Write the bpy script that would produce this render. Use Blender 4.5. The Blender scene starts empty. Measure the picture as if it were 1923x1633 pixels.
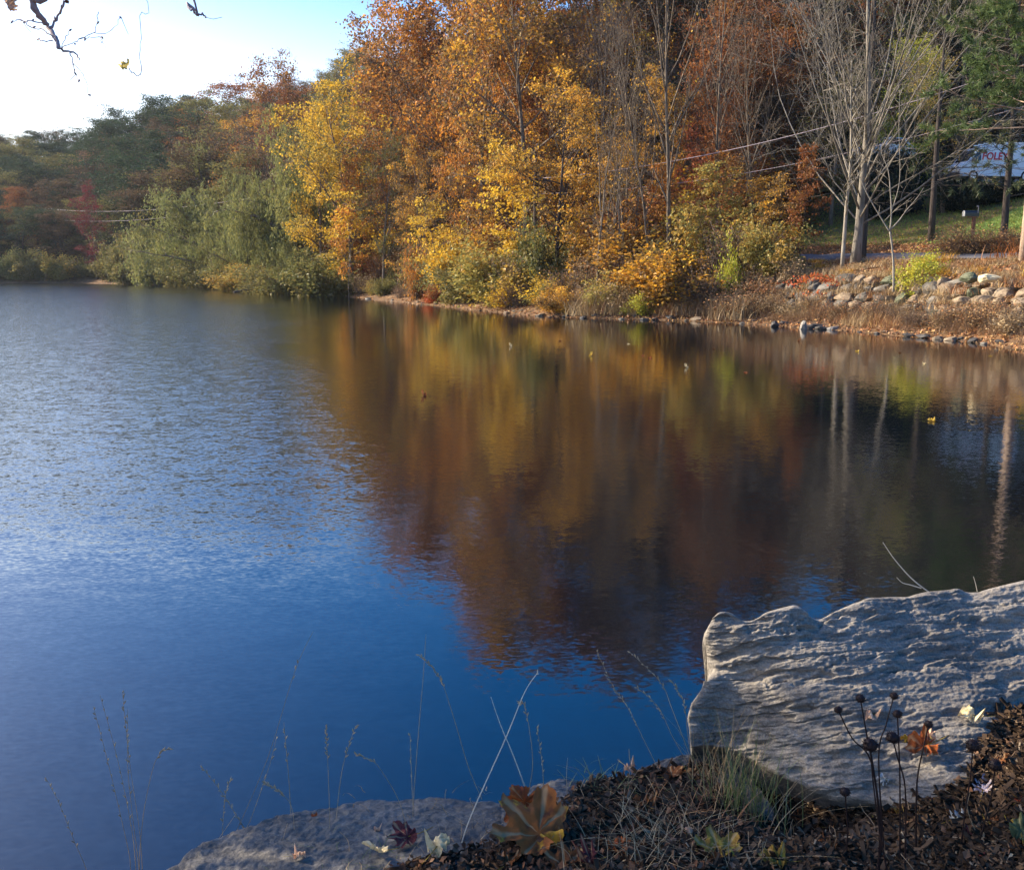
import bpy, math, random
import numpy as np
from mathutils import Vector, Matrix, noise

R = math.radians
C = bpy.context.scene
col = C.collection

# ------------------------------------------------------------------ camera
F, CX, CY, PITCH, CAMZ = 1847.0, 961.5, 816.5, R(9.56), 2.4
cd = bpy.data.cameras.new('camera')
cam = bpy.data.objects.new('camera', cd)
col.objects.link(cam)
cam.location = (0, 0, CAMZ)
cam.rotation_euler = (R(90) - PITCH, 0, 0)
cd.sensor_width = 36
cd.lens = 36 * F / 1923
cd.clip_start = 0.05
cd.clip_end = 3000
C.camera = cam
# ------------------------------------------------------------------ sky and sun
SUN_AZ, SUN_EL = R(-70), R(29)
w = bpy.data.worlds.new('World')
C.world = w
w.use_nodes = True
nt = w.node_tree
bg = nt.nodes['Background']
sky = nt.nodes.new('ShaderNodeTexSky')
sky.sky_type = 'NISHITA'
sky.sun_disc = False
sky.sun_elevation = SUN_EL
sky.sun_rotation = SUN_AZ
sky.altitude = 50
sky.air_density = 1.0
sky.dust_density = 2.3
sky.ozone_density = 3.0
hs = nt.nodes.new('ShaderNodeHueSaturation')
tcw = nt.nodes.new('ShaderNodeTexCoord')
spw = nt.nodes.new('ShaderNodeSeparateXYZ')
mrw = nt.nodes.new('ShaderNodeMapRange')      # the sky is whitish near the horizon, deep blue overhead
mrw.interpolation_type = 'SMOOTHSTEP'
for _i, _v in zip((1, 2, 3, 4), (.05, .33, .45, 1.66)): mrw.inputs[_i].default_value = _v
nt.links.new(tcw.outputs['Generated'], spw.inputs[0])
nt.links.new(spw.outputs[2], mrw.inputs[0])
nt.links.new(mrw.outputs[0], hs.inputs['Saturation'])
hs.inputs['Hue'].default_value = 0.508
nt.links.new(sky.outputs[0], hs.inputs['Color'])
nt.links.new(hs.outputs[0], bg.inputs[0])
bg.inputs[1].default_value = 0.15
sl = bpy.data.lights.new('sun', 'SUN')
sun = bpy.data.objects.new('sun', sl)
col.objects.link(sun)
sl.energy = 4.8
sl.angle = R(0.5)
sl.color = (1.0, 0.87, 0.68)
sd = Vector((math.sin(SUN_AZ) * math.cos(SUN_EL), math.cos(SUN_AZ) * math.cos(SUN_EL), math.sin(SUN_EL)))
sun.rotation_euler = sd.to_track_quat('Z', 'Y').to_euler()
C.view_settings.view_transform = 'Standard'
C.view_settings.look = 'None'
C.view_settings.exposure = 1.22
C.view_settings.gamma = 1.0
C.cycles.max_bounces = 6
C.cycles.transparent_max_bounces = 8
C.cycles.volume_bounces = 0

# ------------------------------------------------------------------ helpers
fwd = Vector((0, math.cos(PITCH), -math.sin(PITCH)))
upv = Vector((0, math.sin(PITCH), math.cos(PITCH)))


def ray(px, py):
    return fwd + Vector((1, 0, 0)) * ((px - CX) / F) - upv * ((py - CY) / F)


def atY(px, py, Y):
    d = ray(px, py)
    return Vector((0, 0, CAMZ)) + d * (Y / d.y)


def atZ(px, py, z):
    d = ray(px, py)
    return Vector((0, 0, CAMZ)) + d * ((z - CAMZ) / d.z)


def X_at(px, Y, z=1.0):
    return (px - CX) / F * (Y * math.cos(PITCH) + (CAMZ - z) * math.sin(PITCH))


def px_of(x, y, z):
    dep = y * math.cos(PITCH) + (CAMZ - z) * math.sin(PITCH)
    return CX + F * x / dep


def tag(o, label=None, cat=None, group=None, kind=None):
    if label: o['label'] = label
    if cat: o['category'] = cat
    if group: o['group'] = group
    if kind: o['kind'] = kind
    return o


def empty(name, loc=(0, 0, 0), rz=0.0, label=None, cat=None, group=None):
    o = bpy.data.objects.new(name, None)
    col.objects.link(o)
    o.location = loc
    o.rotation_euler = (0, 0, rz)
    return tag(o, label, cat, group)


class MB:
    """collects polygons; becomes ONE mesh"""
    def __init__(s):
        s.v = []; s.f = []; s.n = 0

    def add(s, verts, faces):
        k = s.n
        s.v.append(np.asarray(verts, dtype=np.float64).reshape(-1, 3))
        s.f.extend([tuple(i + k for i in f) for f in faces])
        s.n += len(s.v[-1])

    def quads(s, Q):
        """Q: N x 4 x 3"""
        n = len(Q)
        if n == 0: return
        k = s.n
        s.v.append(Q.reshape(-1, 3))
        idx = (np.arange(n * 4) + k).reshape(n, 4)
        s.f.extend(map(tuple, idx.tolist()))
        s.n += n * 4

    def tube(s, pts, rad, n=6):
        P = [Vector(p) for p in pts]
        m = len(P)
        vs = []
        a = None
        for i in range(m):
            t = (P[min(i + 1, m - 1)] - P[max(i - 1, 0)])
            if t.length < 1e-9: t = Vector((0, 0, 1))
            t.normalize()
            if a is None:
                a = t.orthogonal().normalized()
            else:
                a = (a - t * a.dot(t))
                if a.length < 1e-6: a = t.orthogonal()
                a.normalize()
            b = t.cross(a)
            for j in range(n):
                th = 2 * math.pi * j / n
                q = P[i] + (a * math.cos(th) + b * math.sin(th)) * rad[i]
                vs.append((q.x, q.y, q.z))
        fs = []
        for i in range(m - 1):
            for j in range(n):
                j2 = (j + 1) % n
                fs.append((i * n + j, i * n + j2, (i + 1) * n + j2, (i + 1) * n + j))
        fs.append(tuple(range(n))[::-1])
        fs.append(tuple((m - 1) * n + j for j in range(n)))
        s.add(vs, fs)

    def box(s, c, d, rot=0.0, M=None):
        x, y, z = d[0] / 2, d[1] / 2, d[2] / 2
        vs = [(-x, -y, -z), (x, -y, -z), (x, y, -z), (-x, y, -z), (-x, -y, z), (x, -y, z), (x, y, z), (-x, y, z)]
        T = M if M is not None else Matrix.Rotation(rot, 4, 'Z')
        vs = [(T @ Vector(v)) + Vector(c) for v in vs]
        s.add(vs, [(0, 3, 2, 1), (4, 5, 6, 7), (0, 1, 5, 4), (1, 2, 6, 5), (2, 3, 7, 6), (3, 0, 4, 7)])

    def prism(s, prof, y0, y1):
        """profile in xz extruded along y"""
        n = len(prof)
        vs = [(x, y0, z) for x, z in prof] + [(x, y1, z) for x, z in prof]
        fs = [tuple(range(n)), tuple(range(2 * n - 1, n - 1, -1))]
        for i in range(n):
            j = (i + 1) % n
            fs.append((i, i + n, j + n, j))
        s.add(vs, fs)

    def mesh(s, name, mat=None, smooth=False):
        me = bpy.data.meshes.new(name)
        V = np.concatenate(s.v) if s.v else np.zeros((0, 3))
        me.from_pydata(V.tolist(), [], s.f)
        if mat: me.materials.append(mat)
        if smooth and len(me.polygons):
            me.polygons.foreach_set('use_smooth', [True] * len(me.polygons))
        me.update()
        return me

    def build(s, name, mat=None, parent=None, smooth=False):
        me = s.mesh(name, mat, smooth)
        o = bpy.data.objects.new(name, me)
        col.objects.link(o)
        if parent: o.parent = parent
        return o


def link_mesh(name, me, parent=None, mat=None):
    o = bpy.data.objects.new(name, me)
    col.objects.link(o)
    if parent: o.parent = parent
    if mat:
        o.material_slots[0].link = 'OBJECT'
        o.material_slots[0].material = mat
    return o


# ------------------------------------------------------------------ materials
def newmat(name):
    m = bpy.data.materials.new(name)
    m.use_nodes = True
    t = m.node_tree
    t.nodes.clear()
    out = t.nodes.new('ShaderNodeOutputMaterial')
    return m, t, out


def N(t, typ, **kw):
    n = t.nodes.new(typ)
    for k, v in kw.items():
        if k.startswith('i_'):
            key = k[2:]
            n.inputs[int(key) if key.isdigit() else key.replace('_', ' ')].default_value = v
        else:
            setattr(n, k, v)
    return n


def ramp(t, stops, fac, interp='LINEAR'):
    r = t.nodes.new('ShaderNodeValToRGB')
    r.color_ramp.interpolation = interp
    el = r.color_ramp.elements
    while len(el) < len(stops): el.new(0.5)
    for e, (p, c) in zip(el, stops):
        e.position = p
        e.color = (c[0], c[1], c[2], 1)
    t.links.new(fac, r.inputs[0])
    return r.outputs[0]


def leafmat(name, cols, trans=0.38, gloss=0.018, patch=0.35):
    """per-leaf colours, drifting in patches through the crown"""
    m, t, out = newmat(name)
    g = N(t, 'ShaderNodeNewGeometry')
    oi = N(t, 'ShaderNodeObjectInfo')
    tc = N(t, 'ShaderNodeTexCoord')
    nz = N(t, 'ShaderNodeTexNoise', i_Scale=patch, i_Detail=2.0)
    t.links.new(tc.outputs['Object'], nz.inputs['Vector'])
    a = N(t, 'ShaderNodeMath', operation='MULTIPLY_ADD', i_1=0.62, i_2=-0.30)
    t.links.new(g.outputs['Random Per Island'], a.inputs[0])
    nb = N(t, 'ShaderNodeMath', operation='MULTIPLY_ADD', i_1=1.9, i_2=-0.50)
    t.links.new(nz.outputs['Fac'], nb.inputs[0])
    b = N(t, 'ShaderNodeMath', operation='ADD')
    t.links.new(a.outputs[0], b.inputs[0]); t.links.new(nb.outputs[0], b.inputs[1])
    c = N(t, 'ShaderNodeMath', operation='MULTIPLY_ADD', i_1=0.30, i_2=-0.12)
    t.links.new(oi.outputs['Random'], c.inputs[0])
    d = N(t, 'ShaderNodeMath', operation='ADD', use_clamp=True)
    t.links.new(b.outputs[0], d.inputs[0]); t.links.new(c.outputs[0], d.inputs[1])
    n = len(cols)
    colr = ramp(t, [(i / (n - 1) if n > 1 else 0, cc) for i, cc in enumerate(cols)], d.outputs[0])
    df = N(t, 'ShaderNodeBsdfDiffuse'); tr = N(t, 'ShaderNodeBsdfTranslucent')
    gl = N(t, 'ShaderNodeBsdfGlossy', i_Roughness=0.45)
    t.links.new(colr, df.inputs[0]); t.links.new(colr, tr.inputs[0])
    mx = N(t, 'ShaderNodeMixShader', i_Fac=trans)
    t.links.new(df.outputs[0], mx.inputs[1]); t.links.new(tr.outputs[0], mx.inputs[2])
    m2 = N(t, 'ShaderNodeMixShader', i_Fac=gloss)
    t.links.new(mx.outputs[0], m2.inputs[1]); t.links.new(gl.outputs[0], m2.inputs[2])
    t.links.new(m2.outputs[0], out.inputs[0])
    return m


def noisemat(name, stops, scale=5.0, detail=6.0, rough=0.85, bump=0.0, stretch=(1, 1, 1), coord='Object', spec=0.25, bscale=None, metal=0.0, dist=0.0):
    m, t, out = newmat(name)
    p = N(t, 'ShaderNodeBsdfPrincipled', i_Roughness=rough)
    p.inputs['Specular IOR Level'].default_value = spec
    p.inputs['Metallic'].default_value = metal
    tc = N(t, 'ShaderNodeTexCoord')
    mp = N(t, 'ShaderNodeMapping', i_Scale=stretch)
    t.links.new(tc.outputs[coord], mp.inputs[0])
    nz = N(t, 'ShaderNodeTexNoise', i_Scale=scale, i_Detail=detail, i_Roughness=0.62, i_Distortion=dist)
    t.links.new(mp.outputs[0], nz.inputs['Vector'])
    t.links.new(ramp(t, stops, nz.outputs['Fac']), p.inputs['Base Color'])
    if bump:
        nb = N(t, 'ShaderNodeTexNoise', i_Scale=bscale or scale * 3, i_Detail=8.0, i_Roughness=0.65)
        t.links.new(mp.outputs[0], nb.inputs['Vector'])
        b = N(t, 'ShaderNodeBump', i_Strength=1.0, i_Distance=bump)
        t.links.new(nb.outputs['Fac'], b.inputs['Height'])
        t.links.new(b.outputs[0], p.inputs['Normal'])
    t.links.new(p.outputs[0], out.inputs[0])
    return m


def plain(name, c, rough=0.5, metal=0.0, spec=0.5):
    return noisemat(name, [(0.3, tuple(x * 0.9 for x in c)), (0.7, tuple(min(1, x * 1.08) for x in c))], scale=6, rough=rough, metal=metal, spec=spec)


L = {}
L['gold'] = leafmat('gold_leaves', [(.78, .52, .07), (.74, .42, .04), (.60, .28, .035), (.34, .22, .055), (.20, .12, .045), (.13, .09, .05)], patch=.5)
L['orange'] = leafmat('orange_leaves', [(.72, .38, .06), (.64, .27, .035), (.42, .16, .035), (.34, .20, .055), (.20, .10, .045), (.13, .08, .05)], patch=.5)
L['rust'] = leafmat('rust_leaves', [(.34, .13, .035), (.28, .10, .03), (.20, .08, .03), (.36, .19, .05)])
L['red'] = leafmat('red_leaves', [(.42, .13, .04), (.34, .085, .035), (.28, .11, .05), (.46, .21, .05)])
L['crimson'] = leafmat('crimson_leaves', [(.22, .035, .04), (.16, .03, .035), (.10, .03, .03)])
L['yellow'] = leafmat('yellow_leaves', [(.80, .56, .06), (.74, .45, .04), (.58, .37, .045), (.38, .29, .06), (.24, .19, .05)])
L['lime'] = leafmat('lime_leaves', [(.50, .50, .05), (.36, .40, .05), (.55, .46, .05), (.20, .26, .05)])
L['olive'] = leafmat('olive_leaves', [(.20, .19, .06), (.14, .15, .05), (.26, .20, .06), (.11, .11, .05)])
L['green'] = leafmat('green_leaves', [(.04, .075, .035), (.03, .055, .03), (.065, .085, .035), (.035, .045, .03)])
L['brown'] = leafmat('brown_leaves', [(.13, .085, .045), (.09, .065, .04), (.15, .09, .04), (.07, .06, .04)])
L['willow'] = leafmat('willow_leaves', [(.26, .27, .085), (.19, .205, .075), (.30, .275, .08), (.15, .16, .065)])
L['mauve'] = leafmat('greybrown_leaves', [(.20, .12, .07), (.12, .085, .065), (.26, .14, .06), (.10, .075, .06)])
L['shrubmix'] = leafmat('shrub_leaves', [(.42, .34, .08), (.26, .24, .07), (.50, .30, .06), (.18, .16, .07)])
L['pine'] = leafmat('pine_needles', [(.115, .165, .05), (.08, .125, .045), (.16, .20, .06)], trans=.25)
L['pitch'] = leafmat('pitch_pine_needles', [(.14, .16, .07), (.09, .12, .06), (.24, .16, .06)], trans=.2)
L['dark'] = leafmat('dark_evergreen_leaves', [(.020, .032, .020), (.014, .024, .016), (.032, .042, .02)], trans=.1)
L['reed'] = leafmat('dry_reed', [(.30, .19, .10), (.19, .11, .06), (.24, .15, .08), (.12, .07, .045)], trans=.2)
L['tan'] = leafmat('tan_straw', [(.48, .36, .19), (.36, .25, .13), (.28, .18, .09)], trans=.2)
L['litter'] = leafmat('fallen_leaves', [(.46, .22, .08), (.34, .16, .07), (.24, .12, .06), (.55, .34, .13), (.16, .09, .05)], trans=.1, patch=1.5)
L['redvine'] = leafmat('red_vine_leaves', [(.56, .14, .04), (.42, .08, .03), (.58, .26, .06)], trans=.3)
L['grass'] = leafmat('lawn_grass', [(.27, .32, .06), (.20, .26, .05), (.32, .32, .08)], trans=.3)

BK = noisemat('bark', [(.3, (.09, .068, .048)), (.55, (.18, .138, .096)), (.75, (.30, .24, .17))], scale=4, stretch=(3, 3, .5), bump=.03, bscale=9)
BKD = noisemat('dark_bark', [(.3, (.035, .028, .024)), (.7, (.09, .07, .058))], scale=5, stretch=(3, 3, .5), bump=.03)
BKP = noisemat('pale_bark', [(.3, (.16, .135, .10)), (.5, (.27, .235, .18)), (.75, (.38, .34, .27))], scale=3, stretch=(3, 3, .7), bump=.02)
BKO = noisemat('orange_bark', [(.3, (.20, .12, .08)), (.5, (.38, .27, .19)), (.75, (.50, .38, .28))], scale=3, stretch=(3, 3, .7), bump=.03)

# ------------------------------------------------------------------ shoreline and terrain
shore_px = [(1923, 658), (1860, 648), (1800, 640), (1700, 632), (1600, 622), (1500, 615), (1400, 608), (1300, 603), (1200, 600), (1100, 597),
            (1000, 592), (900, 583), (800, 572), (700, 562), (600, 552), (510, 548), (400, 540), (200, 533), (0, 532)]
pts = []
for a, b in shore_px:
    p = atZ(a, b, 0); pts.append((p.x, p.y))
ctrl = pts + [(-150, 178), (-215, 150), (-225, 60), (-160, -10), (-80, -20), (-30, -6), (-14, 2.0), (-8, 4.2), (-5.6, 4.9), (-3.9, 4.1), (-3.0, 2.4), (-1.3, 1.3), (0, 2.0),
              (1.2, 2.8), (3, 3.7), (5, 4.6), (8, 6), (12, 9.5), (15.5, 15), (16.6, 22)]


def catmull(P, n=6, closed=True):
    out = []
    m = len(P)
    for i in range(m if closed else m - 1):
        p0, p1, p2, p3 = (np.array(P[(i + k) % m] if closed else P[min(max(i + k, 0), m - 1)]) for k in (-1, 0, 1, 2))
        for j in range(n):
            t = j / n
            out.append(0.5 * ((2 * p1) + (-p0 + p2) * t + (2 * p0 - 5 * p1 + 4 * p2 - p3) * t * t + (-p0 + 3 * p1 - 3 * p2 + p3) * t ** 3))
    if not closed: out.append(np.array(P[-1]))
    return np.array(out)


SH = catmull(ctrl, 5)


def sdist(X, Y):
    """signed distance from the shoreline, positive on land"""
    X = np.asarray(X, float).ravel(); Y = np.asarray(Y, float).ravel()
    A = SH; B = np.roll(SH, -1, axis=0)
    best = np.full(X.shape, 1e18)
    ins = np.zeros(X.shape, bool)
    for a, b in zip(A, B):
        d = b - a
        t = np.clip(((X - a[0]) * d[0] + (Y - a[1]) * d[1]) / max(1e-12, d @ d), 0, 1)
        q = (X - a[0] - t * d[0]) ** 2 + (Y - a[1] - t * d[1]) ** 2
        best = np.minimum(best, q)
        c = (a[1] > Y) != (b[1] > Y)
        with np.errstate(divide='ignore', invalid='ignore'):
            xi = a[0] + (Y - a[1]) / (b[1] - a[1] + 1e-18) * d[0]
        ins ^= c & (X < xi)
    s = np.sqrt(best)
    return np.where(ins, -s, s)


def sm(a, b, x):
    t = np.clip((np.asarray(x, float) - a) / (b - a), 0, 1)
    return t * t * (3 - 2 * t)


PR = ([-8, 0, .6, 2.2, 3.0, 3.7, 6, 6.8, 11, 12, 14, 22, 30, 36, 44, 60, 90, 200], [-1.6, 0, .14, .42, 1.2, 2.0, 2.68, 2.8, 3.12, 3.3, 3.85, 5.6, 7.7, 8.3, 8.9, 17.5, 31, 38])
PC = ([-8, 0, .6, 2, 5, 12, 25, 45, 62, 90, 200], [-1.6, 0, .15, .5, 1.4, 3.2, 8.5, 18.5, 27, 36, 42])
PL = ([-8, 0, 1, 5, 15, 40, 80, 150], [-1.6, 0, .3, 1, 3, 12, 24, 28])
PN = ([-3, 0, .4, .9, 6, 60], [-1.6, 0, .5, .86, .95, 5])


def terr(X, Y):
    X = np.asarray(X, float).ravel(); Y = np.asarray(Y, float).ravel()
    s = sdist(X, Y)
    a = X / np.maximum(Y, 1)
    zR = np.interp(s, *PR); zC = np.interp(s, *PC); zL = np.interp(s, *PL); zN = np.interp(s, *PN)
    wr = sm(.16, .25, a)
    wl = sm(-.15, -.32, a)
    z = zR * wr + zL * wl + zC * (1 - wr - wl)
    wn = np.maximum(sm(20, 10, Y), sm(-20, -60, X) * sm(90, 40, Y))
    z = z * (1 - wn) + zN * wn
    nn = np.sin(X * .31 + 1.3) * np.cos(Y * .27 + .4) * .6 + np.sin(X * .11 + Y * .07) * .9
    z = z + nn * sm(12, 40, s) * (1 - wr * .8) * 1.3
    return z


def tz(x, y):
    return float(terr([x], [y])[0])


xs = np.concatenate([np.arange(-460, -120, 12), np.arange(-120, -40, 3.5), np.arange(-40, -4, 1.0), np.arange(-4, 34, .35), np.arange(34, 70, 1.5), np.arange(70, 400, 12)])
ys = np.concatenate([np.arange(-150, -10, 10), np.arange(-10, 8, .35), np.arange(8, 26, 1.2), np.arange(26, 70, .4), np.arange(70, 130, 1.5), np.arange(130, 260, 3.5), np.arange(260, 620, 14)])
GX, GY = np.meshgrid(xs, ys)
GZ = terr(GX, GY).reshape(GX.shape)
rng = np.random.default_rng(5)
GZ = GZ + rng.normal(0, .02, GZ.shape)


def gridmesh(name, X, Y, Z, mat, mask=None, smooth=True):
    h, wd = X.shape
    V = np.stack([X, Y, Z], -1).reshape(-1, 3)
    I = np.arange(h * wd).reshape(h, wd)
    Fq = np.stack([I[:-1, :-1], I[:-1, 1:], I[1:, 1:], I[1:, :-1]], -1).reshape(-1, 4)
    if mask is not None: Fq = Fq[mask.ravel()]
    me = bpy.data.meshes.new(name)
    me.from_pydata(V.tolist(), [], Fq.tolist())
    me.materials.append(mat)
    if smooth: me.polygons.foreach_set('use_smooth', [True] * len(me.polygons))
    me.update()
    o = bpy.data.objects.new(name, me)
    col.objects.link(o)
    return o


m_ground = noisemat('forest_floor', [(.25, (.045, .032, .022)), (.45, (.12, .07, .035)), (.6, (.22, .12, .05)), (.78, (.30, .17, .07))], scale=1.6, detail=12, bump=.08, bscale=6, coord='Object', rough=.95)
tag(gridmesh('ground', GX, GY, GZ, m_ground), kind='structure')

# offset strips along the right shore
ROADC = catmull([(pts[0][0] + 1.0, 18), (pts[0][0] + .6, 24)] + pts[:12], 10, closed=False)


def strip(name, s0, s1, ns, u0, u1, lift, mat, edge=0.0):
    P = ROADC
    T = np.gradient(P, axis=0); T /= np.linalg.norm(T, axis=1)[:, None]
    for _ in range(60):
        T[1:-1] = (T[:-2] + T[2:] + T[1:-1]) / 3
    T /= np.linalg.norm(T, axis=1)[:, None]
    Nn = np.stack([T[:, 1], -T[:, 0]], -1)
    n = len(P)
    a, b = int(u0 * n), int(u1 * n)
    P = P[a:b]; Nn = Nn[a:b]
    ss = np.linspace(s0, s1, ns)
    X = P[None, :, 0] + Nn[None, :, 0] * ss[:, None]
    Y = P[None, :, 1] + Nn[None, :, 1] * ss[:, None]
    if edge:
        for k, sg in ((0, -1), (-1, 1)):
            e = rng.normal(0, edge, X.shape[1])
            X[k] += Nn[:, 0] * e; Y[k] += Nn[:, 1] * e
    Z = terr(X, Y).reshape(X.shape) + lift
    return gridmesh(name, X, Y, Z, mat)


m_road = noisemat('asphalt', [(.3, (.085, .082, .085)), (.6, (.13, .125, .13)), (.8, (.18, .17, .165))], scale=1.3, detail=10, bump=.004, bscale=60, rough=.8)
m_lawn = noisemat('lawn_soil', [(.3, (.12, .20, .04)), (.5, (.18, .27, .05)), (.65, (.26, .29, .07)), (.8, (.30, .22, .08))], scale=.9, detail=10, bump=.05, bscale=14, rough=.95)
tag(strip('road', 6.8, 11.2, 8, 0.0, .75, .05, m_road, .10), kind='structure')
tag(strip('lawn', 13.2, 31, 30, 0.0, .62, .05, m_lawn, .35), kind='structure')

# ------------------------------------------------------------------ water
m_w, t, out = newmat('lake_water')
p = N(t, 'ShaderNodeBsdfPrincipled', i_Roughness=.03, i_IOR=1.6)
p.inputs['Base Color'].default_value = (.0025, .004, .006, 1)
geo = N(t, 'ShaderNodeNewGeometry')
sep = N(t, 'ShaderNodeSeparateXYZ'); t.links.new(geo.outputs['Position'], sep.inputs[0])


def M(op, a, b=None, c=None, clamp=False):
    n = N(t, 'ShaderNodeMath', operation=op, use_clamp=clamp)
    for i, x in enumerate((a, b, c)):
        if x is None: continue
        if isinstance(x, (int, float)): n.inputs[i].default_value = x
        else: t.links.new(x, n.inputs[i])
    return n.outputs[0]


def MR(x, a, b, c=0.0, d=1.0):
    n = N(t, 'ShaderNodeMapRange', interpolation_type='SMOOTHSTEP')
    t.links.new(x, n.inputs[0])
    for i, v in zip((1, 2, 3, 4), (a, b, c, d)): n.inputs[i].default_value = v
    return n.outputs[0]


X_, Y_ = sep.outputs[0], sep.outputs[1]
mpw = N(t, 'ShaderNodeMapping', i_Scale=(.10, .055, 1)); t.links.new(geo.outputs['Position'], mpw.inputs[0])
nw = N(t, 'ShaderNodeTexNoise', i_Scale=1.0, i_Detail=4.0); t.links.new(mpw.outputs[0], nw.inputs['Vector'])
tt = M('SUBTRACT', M('SUBTRACT', M('MULTIPLY', X_, -1), M('MULTIPLY', Y_, .13)), M('MULTIPLY', M('MULTIPLY', Y_, Y_), .0015))
ratio = M('DIVIDE', tt, Y_)
ratio = M('ADD', ratio, M('MULTIPLY_ADD', nw.outputs['Fac'], .24, -.12))
wind = M('MULTIPLY', MR(ratio, -.07, .10), MR(Y_, 6.2, 10.5))
# fine and broad wavelets, as slopes so that they keep their size at any distance
mp1 = N(t, 'ShaderNodeMapping', i_Scale=(1.0, 1.9, 1), i_Rotation=(0, 0, R(-14))); t.links.new(geo.outputs['Position'], mp1.inputs[0])
n1 = N(t, 'ShaderNodeTexNoise', i_Scale=20, i_Detail=3.0, i_Roughness=.55); t.links.new(mp1.outputs[0], n1.inputs['Vector'])
n2 = N(t, 'ShaderNodeTexNoise', i_Scale=3.6, i_Detail=2.0); t.links.new(mp1.outputs[0], n2.inputs['Vector'])
amp = M('ADD', M('MULTIPLY', wind, .46), M('MULTIPLY_ADD', nw.outputs['Fac'], .05, .062))
amp = M('MULTIPLY', amp, MR(Y_, 3.0, 9.0, .95, 1.0))


def vecop(op, a, b):
    n = N(t, 'ShaderNodeVectorMath', operation=op)
    for i, x in enumerate((a, b)):
        if isinstance(x, tuple): n.inputs[i].default_value = x
        else: t.links.new(x, n.inputs[i])
    return n.outputs[0]


v1 = vecop('SUBTRACT', n1.outputs['Color'], (.5, .5, .5))
v2 = vecop('SUBTRACT', n2.outputs['Color'], (.5, .5, .5))
v2 = vecop('MULTIPLY', v2, (.35, .35, .35))
vv = vecop('ADD', v1, v2)
cmb = N(t, 'ShaderNodeCombineXYZ')
t.links.new(amp, cmb.inputs[0]); t.links.new(amp, cmb.inputs[1])
vv = vecop('MULTIPLY', vv, cmb.outputs[0])
nrm = vecop('NORMALIZE', vecop('ADD', vv, (0, 0, 1)), (0, 0, 0))
t.links.new(nrm, p.inputs['Normal'])
t.links.new(MR(wind, 0, 1, .025, .16), p.inputs['Roughness'])
t.links.new(p.outputs[0], out.inputs[0])
mb = MB()
mb.add([(-300, -60, 0), (120, -60, 0), (120, 260, 0), (-300, 260, 0)], [(0, 1, 2, 3)])
tag(mb.build('water', m_w), kind='structure')

# ------------------------------------------------------------------ tree generator
def nrmv(v): return v / max(1e-9, np.linalg.norm(v))


def grow(rs, p, d, Ln, seg, wander, bend):
    P = [p.copy()]
    d = nrmv(d)
    for i in range(seg):
        d = nrmv(d + rs.normal(0, wander, 3) + np.array([0, 0, bend / seg]))
        p = p + d * (Ln / seg)
        P.append(p.copy())
    return P


def lerp_at(P, f):
    x = f * (len(P) - 1)
    i = min(int(x), len(P) - 2)
    return P[i] + (P[i + 1] - P[i]) * (x - i), nrmv(P[i + 1] - P[i])


def side_dir(rs, d, ang, flat=0.0):
    """direction leaving d at ang"""
    a = rs.normal(0, 1, 3); a[2] *= (1 - flat)
    a = nrmv(a - d * (a @ d))
    return nrmv(d * math.cos(ang) + a * math.sin(ang))


def leaf_quads(rs, Cn, n, rad, size, aspect=.75, flatn=.5, hang=0.0):
    """Cn: clump centres; n leaves each"""
    Cn = np.asarray(Cn)
    if len(Cn) == 0: return np.zeros((0, 4, 3))
    P = np.repeat(Cn, n, axis=0) + rs.normal(0, 1, (len(Cn) * n, 3)) * np.array(rad)
    k = len(P)
    nn = rs.normal(0, 1, (k, 3)); nn[:, 2] = nn[:, 2] * (1 - flatn) + flatn * 1.2 * np.sign(nn[:, 2] + .3)
    nn /= np.linalg.norm(nn, axis=1)[:, None]
    u = rs.normal(0, 1, (k, 3))
    if hang: u = u * (1 - hang) + np.array([0, 0, -1]) * hang * 2
    u -= nn * np.sum(u * nn, axis=1)[:, None]
    u /= np.linalg.norm(u, axis=1)[:, None]
    v = np.cross(nn, u)
    s = size * rs.uniform(.6, 1.3, k)[:, None]
    a = u * s * .5; b = v * s * .5 * aspect
    fold = nn * s * .10
    return np.stack([P - a, P + b * .9 + fold - a * .1, P + a, P - b * .9 + fold - a * .1], 1)


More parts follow.
